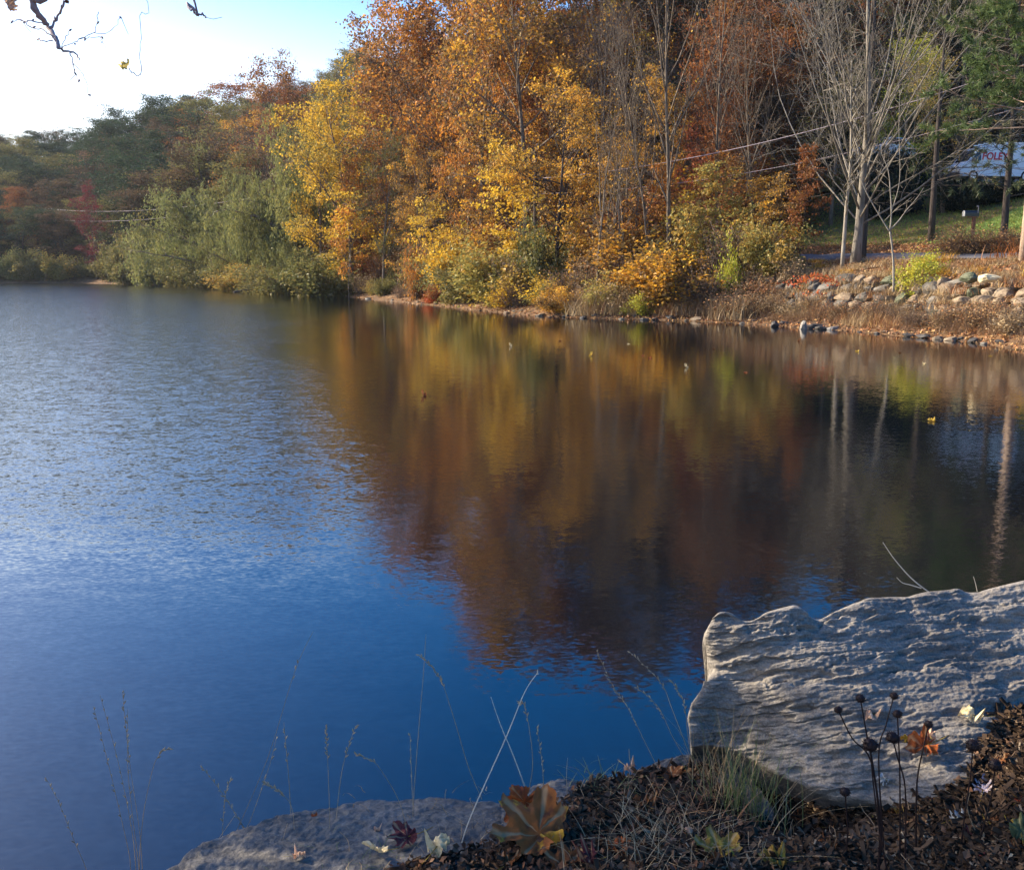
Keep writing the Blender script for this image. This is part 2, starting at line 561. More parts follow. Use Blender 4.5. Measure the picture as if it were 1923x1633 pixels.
def gen_tree(seed, H=14, r0=.2, nl=18, t0=.25, t1=.96, ang=(75, 30), ln=(.38, .16), bend=.35, subs=7, twigs=5, sublen=.42, twiglen=.5,
             leaves=12, lsize=.2, lrad=(.32, .32, .18), miss=.2, stems=1, spread=.1, ttube=True, flat=.5, fill=1.0, wander=.12, trunk_wander=.05, sides=6, rnd_env=True, leafkw={}):
    rs = np.random.default_rng(seed)
    wood = MB(); clumps = []
    for st in range(stems):
        az0 = rs.uniform(0, 6.28)
        d0 = nrmv(np.array([math.cos(az0) * spread * (st > 0 or stems > 1), math.sin(az0) * spread * (st > 0 or stems > 1), 1.0]))
        Hs = H * (1 if st == 0 else rs.uniform(.6, .95)); rr = r0 * (1 if st == 0 else rs.uniform(.5, .8))
        T = grow(rs, np.array([0, 0, -.3]) + rs.normal(0, .12, 3) * (st > 0) * [1, 1, 0], d0, Hs, 9, trunk_wander, .25 if stems > 1 else .1)
        m = len(T)
        wood.tube(T, [rr * (1.25 if i == 0 else 1) * (1 - .93 * (i / (m - 1)) ** 1.1) for i in range(m)], sides)
        az = rs.uniform(0, 6.28)
        for i in range(nl):
            f = t0 + (t1 - t0) * (i + rs.uniform(0, .9)) / nl
            g = (f - t0) / (1 - t0)
            az += 2.4 + rs.normal(0, .4)
            a = R(ang[0] + (ang[1] - ang[0]) * g + rs.normal(0, 7))
            Lb = Hs * (ln[0] * (.45 + .72 * math.sin(math.pi * min(1, g * .80 + .14))) if rnd_env else (ln[0] + (ln[1] - ln[0]) * g)) * rs.uniform(.65, 1.15)
            p, td = lerp_at(T, f)
            d = np.array([math.cos(az) * math.sin(a), math.sin(az) * math.sin(a), math.cos(a)])
            B = grow(rs, p, d, Lb, 5, wander, bend)
            rb = max(.012, rr * (1 - .8 * f) * .5)
            wood.tube(B, [rb * (1 - .8 * k / 5) for k in range(6)], 4)
            dens = rs.choice([.25, .7, 1.0, 1.3]) * fill
            for j in range(subs):
                fj = .22 + .78 * (j + rs.uniform(0, .9)) / subs
                p2, bd = lerp_at(B, min(fj, .99))
                d2 = side_dir(rs, bd, R(rs.uniform(30, 65)), flat)
                L2 = Lb * sublen * (1.15 - .6 * fj) * rs.uniform(.6, 1.2)
                S = grow(rs, p2, d2, L2, 3, wander * 1.2, bend * .6)
                wood.tube(S, [rb * .38, rb * .3, rb * .2, rb * .1], 3)
                for k in range(twigs):
                    p3, sdv = lerp_at(S, min(.99, .3 + .7 * (k + rs.uniform(0, .9)) / twigs))
                    d3 = side_dir(rs, sdv, R(rs.uniform(25, 70)), flat)
                    L3 = L2 * twiglen * rs.uniform(.6, 1.2)
                    e = p3 + d3 * L3 + np.array([0, 0, bend * .1 * L3])
                    if ttube:
                        wood.tube([p3, (p3 + e) / 2 + rs.normal(0, .06 * L3, 3), e], [rb * .17 + .003, rb * .12 + .003, .003], 3)
                    if leaves and rs.random() > miss and rs.random() < dens:
                        clumps.append(p3 + (e - p3) * rs.uniform(.4, 1.05))
    q = leaf_quads(rs, clumps, leaves, lrad, lsize, **leafkw) if leaves else None
    return wood, q


PROTO = {}
LAWN = [(15.5, 52.0), (18, 50.0), (20, 48.0), (22, 50.0), (20, 54.0), (17.5, 56.0), (22.5, 45.0), (16, 59.0), (14, 54.0)]
HX, HY = math.sin(SUN_AZ), math.cos(SUN_AZ)


def shades_lawn(x, y, top):
    for lx, ly in LAWN:
        al = (x - lx) * HX + (y - ly) * HY
        pe = abs((x - lx) * HY - (y - ly) * HX)
        if al > 0 and pe < 4.6 and 4.6 + al * math.tan(SUN_EL) < top: return True
    return False



def proto(key, wood, q, smooth=True):
    mt = wood.mesh('trunk', BK, smooth)
    if q is not None and len(q):
        mb = MB(); mb.quads(q); mc = mb.mesh('crown', L['gold'])
    else: mc = None
    PROTO[key] = (mt, mc)


for i in range(3):
    proto('maple%d' % i, *gen_tree(10 + i, H=13, nl=20, ang=(80, 35), ln=(.36, .14), subs=7, twigs=6, leaves=19, lsize=.185, lrad=(.33, .33, .12), miss=.16, t0=.14, fill=1.05))
for i in range(3):
    proto('oak%d' % i, *gen_tree(20 + i, H=15, nl=22, ang=(70, 25), ln=(.34, .16), subs=7, twigs=6, leaves=19, lsize=.205, lrad=(.40, .40, .20), miss=.13, t0=.20, fill=1.1))
for i in range(2):
    proto('thin%d' % i, *gen_tree(30 + i, H=13, nl=20, ang=(60, 25), ln=(.30, .14), subs=7, twigs=5, leaves=12, lsize=.17, lrad=(.32, .32, .2), miss=.3, t0=.22))
for i in range(3):
    proto('bare%d' % i, *gen_tree(40 + i, H=15, r0=.17, nl=22, ang=(45, 18), ln=(.34, .16), subs=7, twigs=5, leaves=2, lsize=.15, lrad=(.2, .2, .2), miss=.85, t0=.25, flat=.2))
for i in range(3):
    proto('stem%d' % i, *gen_tree(45 + i, H=13, r0=.10, nl=9, ang=(35, 18), ln=(.20, .12), subs=4, twigs=3, leaves=2, lsize=.16, lrad=(.2, .2, .2), miss=.6, t0=.3, flat=.2, rnd_env=False))
for i in range(2):
    proto('sapling%d' % i, *gen_tree(50 + i, H=7, r0=.06, nl=14, ang=(70, 35), ln=(.34, .16), subs=6, twigs=4, leaves=12, lsize=.19, lrad=(.26, .26, .08), miss=.25, t0=.2, sides=5))


def gen_willow(seed, H=12, nl=14, lean=0.0):
    rs = np.random.default_rng(seed)
    wood = MB(); Q = []
    T = grow(rs, np.array([0, 0, -.3]), np.array([lean, 0, 1.0]), H * .5, 6, .08, 0)
    wood.tube(T, [.42 * (1 - .55 * i / 6) for i in range(7)], 7)
    lines = []
    for i in range(nl):
        f = .3 + .7 * (i + .5) / nl
        p, _ = lerp_at(T, f)
        az = i * 2.4 + rs.normal(0, .3); a = R(rs.uniform(18, 62))
        d = np.array([math.cos(az) * math.sin(a) + lean * .6, math.sin(az) * math.sin(a), math.cos(a)])
        B = grow(rs, p, d, H * rs.uniform(.45, .68), 6, .10, -.35)
        rb = .15 * (1.2 - f * .6)
        wood.tube(B, [rb * (1 - .85 * k / 6) for k in range(7)], 5)
        for j in range(11):
            p2, bd = lerp_at(B, min(.99, .15 + .85 * (j + rs.uniform(0, .9)) / 11))
            d2 = side_dir(rs, bd, R(rs.uniform(25, 70)), .2)
            S = grow(rs, p2, d2, H * .17 * rs.uniform(.6, 1.3), 3, .12, -.3)
            wood.tube(S, [rb * .3, rb * .22, rb * .15, rb * .07], 3)
            for k in range(9):
                p3, _ = lerp_at(S, min(.99, .1 + .9 * rs.uniform(0, 1)))
                Ld = rs.uniform(.8, 2.6)
                dr = rs.normal(0, .5, 3); dr[2] = -.1
                Z = grow(rs, p3, nrmv(dr + np.array([0, 0, .3])), Ld, 5, .08, -4.2)
                for kk in range(9):
                    q, _ = lerp_at(Z, rs.uniform(.08, 1)); lines.append(q + rs.normal(0, .07, 3))
    q = leaf_quads(rs, lines, 2, (.07, .07, .10), .30, aspect=.36, flatn=.1, hang=.6)
    return wood, q


for i in range(2): proto('willow%d' % i, *gen_willow(60 + i))


def gen_pine(seed, H=15, r0=.2, tuft=.28, blades=16, nl=60, t0=.25, ln=(.26, .05), droop=-.15, long=.26, wide=.02, subs=7, tn=3, ang=(85, 60), az_range=None):
    rs = np.random.default_rng(seed)
    wood = MB(); tuf = []
    T = grow(rs, np.array([0, 0, -.3]), np.array([0, 0, 1.0]), H, 9, .015, 0)
    wood.tube(T, [r0 * (1 - .9 * (i / 9)) for i in range(10)], 8)
    for i in range(nl):
        f = t0 + (.98 - t0) * (i + rs.uniform(0, .8)) / nl
        g = (f - t0) / (1 - t0)
        p, _ = lerp_at(T, f)
        az = rs.uniform(*az_range) if az_range and rs.random() < .75 else i * 2.4 + rs.normal(0, .3)
        a = R(ang[0] + (ang[1] - ang[0]) * g + rs.normal(0, 6))
        Lb = H * (ln[0] + (ln[1] - ln[0]) * g) * rs.uniform(.6, 1.15)
        d = np.array([math.cos(az) * math.sin(a), math.sin(az) * math.sin(a), math.cos(a)])
        B = grow(rs, p, d, Lb, 5, .06, droop)
        wood.tube(B, [max(.01, r0 * .22 * (1 - .8 * f)) * (1 - .8 * k / 5) for k in range(6)], 4)
        for j in range(subs):
            fj = .3 + .7 * (j + rs.uniform(0, .9)) / subs
            p2, bd = lerp_at(B, min(.99, fj))
            d2 = side_dir(rs, bd, R(rs.uniform(30, 60)), .8)
            S = grow(rs, p2, d2, Lb * .34 * (1.2 - .6 * fj), 2, .08, .1)
            wood.tube(S, [.012, .009, .005], 3)
            for k in range(tn): 
                q, _ = lerp_at(S, min(.99, .35 + .65 * rs.random())); tuf.append((q, nrmv(d2 + np.array([0, 0, .3]))))
        tuf.append((B[-1], nrmv(B[-1] - B[-2])))
    Pc = np.repeat(np.array([a for a, b in tuf]), blades, axis=0)
    Dc = np.repeat(np.array([b for a, b in tuf]), blades, axis=0)
    k = len(Pc)
    d = Dc * .8 + rs.normal(0, .75, (k, 3)); d /= np.linalg.norm(d, axis=1)[:, None]
    side = np.cross(d, rs.normal(0, 1, (k, 3))); side /= np.linalg.norm(side, axis=1)[:, None]
    s = long * rs.uniform(.7, 1.2, k)[:, None]
    p0 = Pc + rs.normal(0, tuft * .12, (k, 3))
    e = p0 + d * s
    wv = side * wide / 2
    q = np.stack([p0 - wv, p0 + wv, e + wv * .4, e - wv * .4], 1)
    return wood, q


proto('pine0', *gen_pine(70, H=18, r0=.2, nl=74, t0=.28, ln=(.22, .05), long=.24, wide=.026, blades=22, subs=9, tn=5, droop=.1))
proto('pitch0', *gen_pine(71, H=13, r0=.18, nl=24, t0=.17, ln=(.36, .14), long=.26, wide=.03, blades=30, subs=5, tn=1, droop=-.1, az_range=(2.4, 4.4)))
proto('pine1', *gen_pine(72, H=15, r0=.2, nl=50, t0=.1, ln=(.24, .04), long=.36, wide=.07, blades=8, subs=6, tn=3))


def gen_shrub(seed, H=2.2, W=1.6, stems=16, leaves=16, lsize=.15, lrad=(.22, .22, .2), twiggy=6, miss=.2, leafkw={}):
    rs = np.random.default_rng(seed)
    wood = MB(); cl = []
    for i in range(stems):
        az = rs.uniform(0, 6.28); a = R(rs.uniform(5, 60))
        d = np.array([math.cos(az) * math.sin(a), math.sin(az) * math.sin(a), math.cos(a)])
        Ln = math.hypot(H * math.cos(a), W * math.sin(a)) * rs.uniform(.7, 1.1)
        B = grow(rs, np.array([rs.normal(0, W * .14), rs.normal(0, W * .14), -.15]), d, Ln, 4, .12, .1)
        wood.tube(B, [.022, .018, .014, .009, .005], 4)
        for j in range(twiggy):
            p2, bd = lerp_at(B, rs.uniform(.25, .99))
            S = grow(rs, p2, side_dir(rs, bd, R(rs.uniform(25, 65))), Ln * .34 * rs.uniform(.5, 1.2), 2, .15, .1)
            wood.tube(S, [.008, .006, .003], 3)
            for q in (S[1], S[2], p2):
                if rs.random() > miss: cl.append(q)
    q = leaf_quads(rs, cl, leaves, lrad, lsize, **leafkw) if leaves else None
    return wood, q


for i in range(3): proto('shrub%d' % i, *gen_shrub(80 + i, leaves=11))
proto('dense0', *gen_shrub(85, H=2.6, W=1.7, stems=22, leaves=20, lsize=.16, miss=.05))
proto('brush0', *gen_shrub(86, H=2.2, W=1.7, stems=30, twiggy=10, leaves=2, miss=.5, lsize=.13))
proto('brush1', *gen_shrub(87, H=2.0, W=1.5, stems=30, twiggy=10, leaves=3, miss=.5, lsize=.13))


def blades(rs, n, spread, h, wid, lean=.35, seg=3, base=None):
    """arching grass blades as narrow strips; returns quads"""
    out = []
    for i in range(n):
        az = rs.uniform(0, 6.28)
        b = np.array([rs.normal(0, spread), rs.normal(0, spread), -.03]) if base is None else np.array(base(rs))
        hh = h * rs.uniform(.5, 1.15); ln = lean * rs.uniform(.3, 1.5)
        dv = np.array([math.cos(az), math.sin(az), 0]); sd_ = np.array([-dv[1], dv[0], 0]) * wid / 2
        prev = b; 
        for k in range(1, seg + 1):
            f = k / seg
            p = b + dv * hh * ln * f ** 1.8 + np.array([0, 0, hh * (f - .22 * ln * f * f)])
            w0 = 1 - (k - 1) / seg * .8; w1 = 1 - f * .85
            out.append([prev - sd_ * w0, prev + sd_ * w0, p + sd_ * w1, p - sd_ * w1]); prev = p
    return np.array(out)


for i in range(3):
    rs = np.random.default_rng(90 + i)
    mb = MB(); mb.quads(blades(rs, 230, .40, 1.05, .020, lean=.75)); 
    PROTO['reed%d' % i] = (None, mb.mesh('stalks', L['reed']))
for i in range(2):
    rs = np.random.default_rng(95 + i)
    mb = MB(); mb.quads(blades(rs, 160, .3, .5, .022, lean=.7))
    PROTO['tuft%d' % i] = (None, mb.mesh('blades', L['tan']))

KIND = {'maple': 'maple_tree', 'oak': 'oak_tree', 'thin': 'slender_tree', 'bare': 'bare_tree', 'stem': 'bare_tree', 'sapling': 'young_maple', 'willow': 'willow_tree', 'pine': 'pine_tree',
        'pitch': 'pitch_pine', 'shrub': 'shrub', 'dense': 'shrub', 'brush': 'brush_thicket', 'reed': 'reed_clump', 'tuft': 'grass_tuft'}
COUNT = {}


def plant(key, x, y, mat, label, cat, group=None, sc=1.0, rz=None, bark=None, z=None, sxy=1.0, tilt=0.0, name=None, rnd=random.Random(3)):
    k = key.rstrip('0123456789')
    mt, mc = PROTO[key]
    root = empty(name or KIND[k], (x, y, tz(x, y) if z is None else z), rnd.uniform(0, 6.28) if rz is None else rz, label, cat, group)
    root.scale = (sc * sxy, sc * sxy, sc)
    if tilt: root.rotation_euler = (0, tilt, rz or 0)
    if mt: link_mesh('stems' if k in ('shrub', 'dense', 'brush') else 'trunk', mt, root, bark or BK)
    if mc: link_mesh({'reed': 'stalks', 'tuft': 'blades', 'pine': 'needles', 'pitch': 'needles'}.get(k, 'crown' if mt and k not in ('shrub', 'dense', 'brush') else 'foliage'), mc, root, L[mat])
    COUNT[group] = COUNT.get(group, 0) + 1
    return root


def plant_px(key, px, Y, *a, **kw):
    x = X_at(px, Y, 1.0)
    x = X_at(px, Y, tz(x, Y))
    return plant(key, x, Y, *a, **kw)







# ------------------------------------------------------------------ hero trees
HP = {'maple': 13, 'oak': 15.5, 'thin': 13, 'bare': 15.5, 'sapling': 7, 'stem': 13, 'willow': 11.5, 'pine': 18, 'pitch': 13, 'shrub': 2.1, 'dense': 2.5, 'brush': 2.1, 'reed': 1.1, 'tuft': .5}


def hero(key, px, Y, ytop, mat, label, cat='tree', group=None, width=None, **kw):
    x = X_at(px, Y, tz(X_at(px, Y, 3), Y))
    zg = tz(x, Y)
    zt = atY(px, ytop, Y).z
    k = key.rstrip('0123456789')
    sc = (zt - zg) / HP[k]
    if width: kw['sxy'] = width / sc
    return plant(key, x, Y, mat, label, cat, group, sc=sc, z=zg - .05, **kw)


# willows at the bend
hero('willow0', 560, 103, 215, 'willow', 'broad grey-green willow with dark spreading limbs at the bend of the shore', group='willows at the bend', width=1.15)
hero('willow1', 400, 136, 335, 'willow', 'lower willow crown reaching left over the water beside the olive shrubs', group='willows at the bend', width=1.5)
hero('willow1', 405, 158, 232, 'willow', 'pale rounded willow crown standing behind the lower willow', group='willows at the bend', width=1.3)
hero('willow0', 500, 112, 330, 'willow', 'small drooping willow in front of the broad one', group='willows at the bend', width=.75)
hero('willow1', 572, 98, 452, 'willow', 'dwarf willow mound with strands hanging to the water at the fallen log', group='willows at the bend', width=.5)
hero('willow0', 455, 122, 395, 'willow', 'bushy willow whose crown touches the water left of the fallen log', group='willows at the bend', width=.85)
# shoreline colour, left to right
hero('oak2', 488, 150, 140, 'rust', 'tall rust-red oak rising on the skyline above the willows', 'tree', width=1.3)
hero('maple0', 660, 90, 185, 'yellow', 'broad bright yellow maple just right of the willows', 'maple', 'golden maples by the shore', width=1.35)
hero('maple1', 605, 95, 230, 'yellow', 'smaller yellow maple leaning out beside the broad willow', 'maple', 'golden maples by the shore', width=.75)
hero('sapling0', 655, 86, 325, 'orange', 'small orange-red maple under the broad yellow one', 'maple', width=.8)
hero('thin0', 720, 84, 270, 'olive', 'slim olive tree behind the shore brush between yellow and orange maples', 'tree', width=.7)
hero('oak0', 800, 92, -10, 'orange', 'tall burnt-orange oak left of the tallest golden tree', 'oak', width=1.5)
hero('oak2', 735, 100, 35, 'orange', 'orange oak whose top stands against the sky', 'oak', width=1.3)
hero('maple2', 790, 74, 300, 'gold', 'young golden maple low on the bank in front of the burnt-orange oak', 'maple', 'golden maples by the shore', width=.55)
hero('maple0', 880, 78, 262, 'orange', 'young orange maple beside the young golden one', 'maple', 'golden maples by the shore', width=.62, rz=2.0)
hero('oak1', 985, 72, -95, 'gold', 'tallest golden-orange oak with a bright hanging left side', 'oak', width=1.25, rz=1.0)
hero('maple1', 905, 76, -20, 'orange', 'narrow orange tree with bright leaves down to mid height', 'tree', width=.8, rz=.4)
hero('maple2', 1040, 58, 190, 'gold', 'golden maple with flat leaf layers over a dark straight trunk', 'maple', width=.75, bark=BKD, rz=.6)
hero('sapling1', 985, 60, 285, 'yellow', 'slim yellow maple left of the layered golden maple', 'maple', 'golden maples by the shore', width=1.1)
hero('sapling0', 1100, 56, 330, 'gold', 'thin young maple with golden tips right of the layered golden maple', 'maple', 'golden maples by the shore', width=.9)
hero('sapling1', 830, 68, 385, 'yellow', 'low yellow sapling above the grey shore brush', 'maple', 'golden maples by the shore', width=.9)
hero('sapling0', 905, 64, 385, 'gold', 'low golden sapling behind the big olive shore shrub', 'maple', 'golden maples by the shore', width=.9, rz=3.)
hero('sapling1', 1170, 54, 385, 'orange', 'low orange sapling among the thin grey stems', 'maple', 'golden maples by the shore', width=.6, rz=1.)
# bare grey group in the middle right
BG = 'bare grey trees above the shore'
hero('bare0', 1258, 53, -170, 'gold', 'tall bare tree with twin dark stems, the tallest over the brown brush', 'tree', BG, width=.8)
hero('bare1', 1232, 54, 20, 'gold', 'bare grey tree leaning left beside the twin dark stems', 'tree', BG, width=.55, tilt=-.10)
hero('bare2', 1180, 60, 60, 'gold', 'fine-twigged bare tree behind the low orange sapling', 'tree', BG, width=.6)
hero('bare1', 1120, 66, -40, 'mauve', 'grey bare tree with hazy twigs right of the tallest golden oak', 'tree', BG, width=.6)
hero('bare2', 1345, 60, -110, 'mauve', 'grey bare tree in front of the red-leaved tree', 'tree', BG, width=.65)
hero('bare0', 1415, 56, 40, 'mauve', 'wide bare tree between the red-leaved tree and the big vase-shaped tree', 'tree', BG, width=.65)
hero('bare1', 1140, 54, 220, 'mauve', 'short bare tree among thin upright stems by the golden tips', 'tree', BG, width=.5)
for i, px in enumerate((1122, 1136, 1150, 1163, 1176, 1204, 1218)):
    hero('stem%d' % (i % 3), px, 52.5 + i % 3, 190 + 33 * (i % 4), 'gold', 'thin upright grey stem in the thicket left of the twin-stemmed bare tree', 'tree', 'thin upright stems', width=.8)
hero('thin0', 1325, 68, 120, 'red', 'red-leaved tree glowing behind the bare grey trees', 'tree', width=.6)
hero('sapling1', 1290, 60, 250, 'red', 'small scarlet-orange tree below the red-leaved tree', 'tree', width=.6)
hero('sapling0', 1250, 57, 330, 'orange', 'orange sapling between the bare stems', 'tree', width=.6)
hero('thin1', 1390, 62, 200, 'rust', 'thin rust-brown tree behind the yellow roadside bushes', 'tree', width=.7)
hero('sapling0', 1352, 52, 330, 'shrubmix', 'leaning young tree with yellow-green leaves over the shore brush', 'tree', width=.9, tilt=-.12)
hero('sapling1', 1455, 49, 340, 'gold', 'dark-stemmed sapling with sparse yellow leaves left of the lawn', 'tree', width=.5, bark=BKD)
hero('sapling0', 1500, 48, 300, 'rust', 'dark-stemmed sapling with brown leaves at the left end of the lawn', 'tree', width=.42, bark=BKD)
hero('maple1', 1690, 66, 85, 'lime', 'bright yellow-green maple behind the pitch pine', 'maple', width=.62)
hero('oak0', 1620, 84, -40, 'rust', 'dark rust oak behind the big vase-shaped tree', 'oak', width=.9)
hero('thin0', 1560, 62, 150, 'olive', 'olive tree behind the big vase-shaped tree', 'tree', width=.7)
hero('pine1', 1790, 72, -150, 'dark', 'dark evergreen standing behind the pitch pine', 'pine', width=1.0)
hero('pine1', 1530, 84, -60, 'dark', 'dark evergreen high on the slope behind the bare twigs', 'pine', width=.9)
hero('thin1', 1770, 60, 120, 'shrubmix', 'mottled yellow-brown tree left of the house', 'tree', width=.7)

for px, Yt, yt, m, key, lab in ((1062, 76, -185, 'rust', 'oak0', 'rusty oak rising right behind the tallest golden oak'), (1128, 80, -150, 'mauve', 'thin0', 'thin grey-brown tree high above the low orange sapling'),
                          (1195, 78, -165, 'rust', 'thin1', 'thin rusty tree high behind the fine-twigged bare tree'), (1275, 80, -200, 'mauve', 'oak2', 'grey-brown oak high behind the twin-stemmed bare tree'),
                          (1338, 79, -150, 'rust', 'oak1', 'rust-brown oak high behind the red-leaved tree'), (1405, 80, -115, 'mauve', 'thin1', 'thin grey-brown tree high between the red-leaved tree and the vase-shaped tree'),
                          (900, 88, -125, 'orange', 'oak1', 'orange oak high behind the narrow orange tree'), (1160, 90, -170, 'brown', 'oak2', 'dull brown oak farthest up the slope behind the thin rusty tree')):
    hero(key, px, Yt, yt, m, lab, 'tree', width=1.35)

hero('sapling1', 1292, 55, 372, 'yellow', 'small bright yellow maple over the broad yellow-green bush', 'maple', width=.75)
hero('sapling0', 1425, 53, 352, 'gold', 'small golden maple left of the dark-stemmed saplings', 'maple', width=.7)
hero('sapling1', 1385, 56, 300, 'orange', 'slim orange maple behind the small golden maple', 'maple', width=.75)
hero('maple2', 1215, 60, 175, 'gold', 'slim golden maple between the bare grey trees', 'maple', width=.5)

# the far shore
hero('maple0', 182, 172, 365, 'crimson', 'dark crimson tree at the water in the far left wood', 'tree', width=.75)
FS = 'bushes along the far shore'
for i, (px, yt, m) in enumerate([(-40, 470, 'olive'), (20, 478, 'willow'), (60, 470, 'olive'), (110, 480, 'shrubmix'), (145, 488, 'olive'), (205, 480, 'olive'), (245, 470, 'olive'), (300, 440, 'willow'), (345, 470, 'olive'), (270, 425, 'olive'), (230, 440, 'olive'), (385, 492, 'olive'), (425, 488, 'olive'), (465, 497, 'shrubmix'), (505, 498, 'olive'), (545, 503, 'olive'), (590, 480, 'olive'), (325, 490, 'olive'), (180, 495, 'olive')]):
    Y = 174 if px < 180 else 174 - (px - 180) * .205
    hero('dense0', px, Y, yt, m, {'olive': 'olive bush at the foot of the far left wood', 'willow': 'grey-green bush at the foot of the far left wood', 'shrubmix': 'yellowish bush at the foot of the far left wood'}[m], 'bush', FS, width=1.9)

# ------------------------------------------------------------------ hillside wood
rs = random.Random(11)
placed = []
ZL = {
    'green': 'dark green', 'olive': 'olive green', 'brown': 'dull brown', 'rust': 'rusty', 'gold': 'golden', 'orange': 'orange', 'mauve': 'thin grey-brown',
    'red': 'red', 'yellow': 'yellow', 'lime': 'yellow-green', 'dark': 'blackish evergreen'}
ZONES = [
    (350, 'tree in the hazy wood on the hill beyond the far left shore', [('green', 9), ('olive', 1.8), ('brown', 3.0), ('mauve', .6), ('rust', .12)]),
    (700, 'tree on the slope behind the willows', [('mauve', 4), ('brown', 3), ('olive', 2), ('rust', 2), ('green', 2), ('gold', .5)]),
    (1100, 'tree on the slope above the golden maples', [('orange', 4), ('gold', 1.6), ('rust', 3.4), ('mauve', 5), ('olive', 1.2), ('green', .8)]),
    (1480, 'tree on the slope behind the bare grey trees', [('mauve', 5), ('rust', 4), ('brown', 1), ('green', .4), ('orange', 2.6), ('gold', 2.4)]),
    (9999, 'tree on the slope above the lawn and the van', [('mauve', 3), ('brown', 3), ('rust', 1.5), ('dark', 2.4), ('green', 1.5), ('olive', 1)])]
cand = []
for _ in range(26000):
    Y = rs.uniform(48, 300); a = rs.uniform(-.58, .62)
    cand.append((a * Y, Y))
CXY = np.array(cand)
SS = sdist(CXY[:, 0], CXY[:, 1])
TT = terr(CXY[:, 0], CXY[:, 1])
order = sorted(range(len(cand)), key=lambda i: cand[i][1])
nb = 0
for i in order:
    x, y = cand[i]; s = SS[i]; zz = TT[i]
    a = x / y
    px = px_of(x, y, zz + 4)
    smin = 9 if px < 1450 else 37
    if px > 1240 and px <= 1450: smin = 15
    if s < smin or s > 112: continue
    sp = (3.9 + .016 * y) * (.84 if px < 330 else 1)
    if any((x - q[0]) ** 2 + (y - q[1]) ** 2 < sp * sp for q in placed[-130:]): continue
    # hidden behind the ridge
    if s > 95 and y > 230: continue
    placed.append((x, y))
    for lim, phrase, mix in ZONES:
        if px < lim: break
    m = rs.choices([q[0] for q in mix], [q[1] for q in mix])[0]
    if m == 'mauve':
        key = rs.choice(['bare0', 'bare1', 'bare2', 'thin0', 'thin1', 'thin0', 'thin1', 'oak1']); kind_ = 'bare'
    elif m == 'dark': key = 'pine1'
    elif m in ('green', 'brown', 'rust', 'olive'): key = rs.choice(['oak0', 'oak1', 'oak2', 'maple1'])
    else: key = rs.choice(['oak0', 'oak2', 'maple0', 'maple2', 'thin1'])
    k = key.rstrip('0123456789')
    hgt = rs.uniform(10.5, 15.5) + .012 * y
    hgt *= .74 if px < 200 else .9 if px < 290 else 1.12 if px < 480 else 1
    if shades_lawn(x, y, zz + hgt): continue
    sc = hgt / HP[k]
    plant(key, x, y, m, ZL[m] + ' ' + phrase, 'tree', ZL[m] + ' trees, ' + phrase[5:], sc=sc, z=zz, sxy=rs.uniform(.95, 1.35) * (1.35 if px < 480 else 1), rnd=rs, bark=BKD if px < 600 else None)
    nb += 1
    if nb >= 500: break
open('/tmp/cnt.txt', 'w').write('%d %f %d' % (nb, y, len(placed)))

# ------------------------------------------------------------------ shore planting
_YS = np.concatenate([np.arange(22, 70, .2), np.arange(70, 260, .8)])
_cache = {}


def shore_at(px, s):
    """the point on the azimuth of px that lies s metres inland from the far shoreline"""
    k = round(px / 4)
    if k not in _cache:
        X = (k * 4 - CX) / F * (_YS * math.cos(PITCH) + .35)
        _cache[k] = (X, sdist(X, _YS))
    X, S = _cache[k]
    i = int(np.argmax(S > s)) if (S > s).any() else len(S) - 1
    j = max(i - 1, 0)
    f = 0 if S[i] == S[j] else min(1, max(0, (s - S[j]) / (S[i] - S[j])))
    Y = _YS[j] + (_YS[i] - _YS[j]) * f
    return (px - CX) / F * (Y * math.cos(PITCH) + .3), float(Y)


rs = random.Random(21)
BUSH = 'bushes along the wooded bank'
LB = {'shrubmix': 'mottled yellow-green', 'olive': 'olive', 'gold': 'golden-leaved', 'orange': 'orange-leaved', 'rust': 'rusty', 'lime': 'yellow-green', 'mauve': 'grey-brown twiggy',
      'brown': 'dull brown', 'green': 'dark green', 'willow': 'grey-green', 'tan': 'straw-coloured twiggy', 'litter': 'russet', 'yellow': 'yellow-leaved'}
px = 596.0
while px < 1500:
    Yd = shore_at(px, 1)[1]
    for row, (s0, s1, h0, h1) in enumerate([(.7, 1.7, 1.0, 1.8), (2.2, 4.2, 1.6, 2.9), (5.0, 8.0, 1.8, 3.4)]):
        if px > 1380 and row == 0: continue
        if px > 1480 and row == 2: continue
        s = rs.uniform(s0, s1)
        x, y = shore_at(px + rs.uniform(-8, 8), s)
        if px < 850: mix = ['mauve', 'olive', 'rust', 'shrubmix', 'tan', 'litter', 'olive']
        elif px < 1080: mix = ['shrubmix', 'olive', 'mauve', 'tan', 'gold', 'yellow']
        elif px < 1300: mix = ['tan', 'mauve', 'shrubmix', 'litter', 'gold', 'tan']
        else: mix = ['tan', 'mauve', 'litter', 'shrubmix', 'mauve', 'tan', 'gold']
        if row == 2: mix = mix + ['gold', 'rust', 'shrubmix']
        m = rs.choice(mix)
        key = rs.choice(['brush0', 'brush1', 'brush0']) if m in ('mauve', 'tan', 'litter') else rs.choice(['shrub0', 'shrub1', 'shrub2', 'dense0'])
        h = rs.uniform(h0, h1)
        if px > 1380: h *= .62
        plant(key, x, y, m, LB[m] + ' bush in the thicket along the wooded bank', 'bush', LB[m] + ' bank bushes', sc=h / HP[key.rstrip('0123456789')], sxy=rs.uniform(.9, 1.5), rnd=rs)
    px += 1847 * 1.15 / Yd * rs.uniform(.75, 1.2)

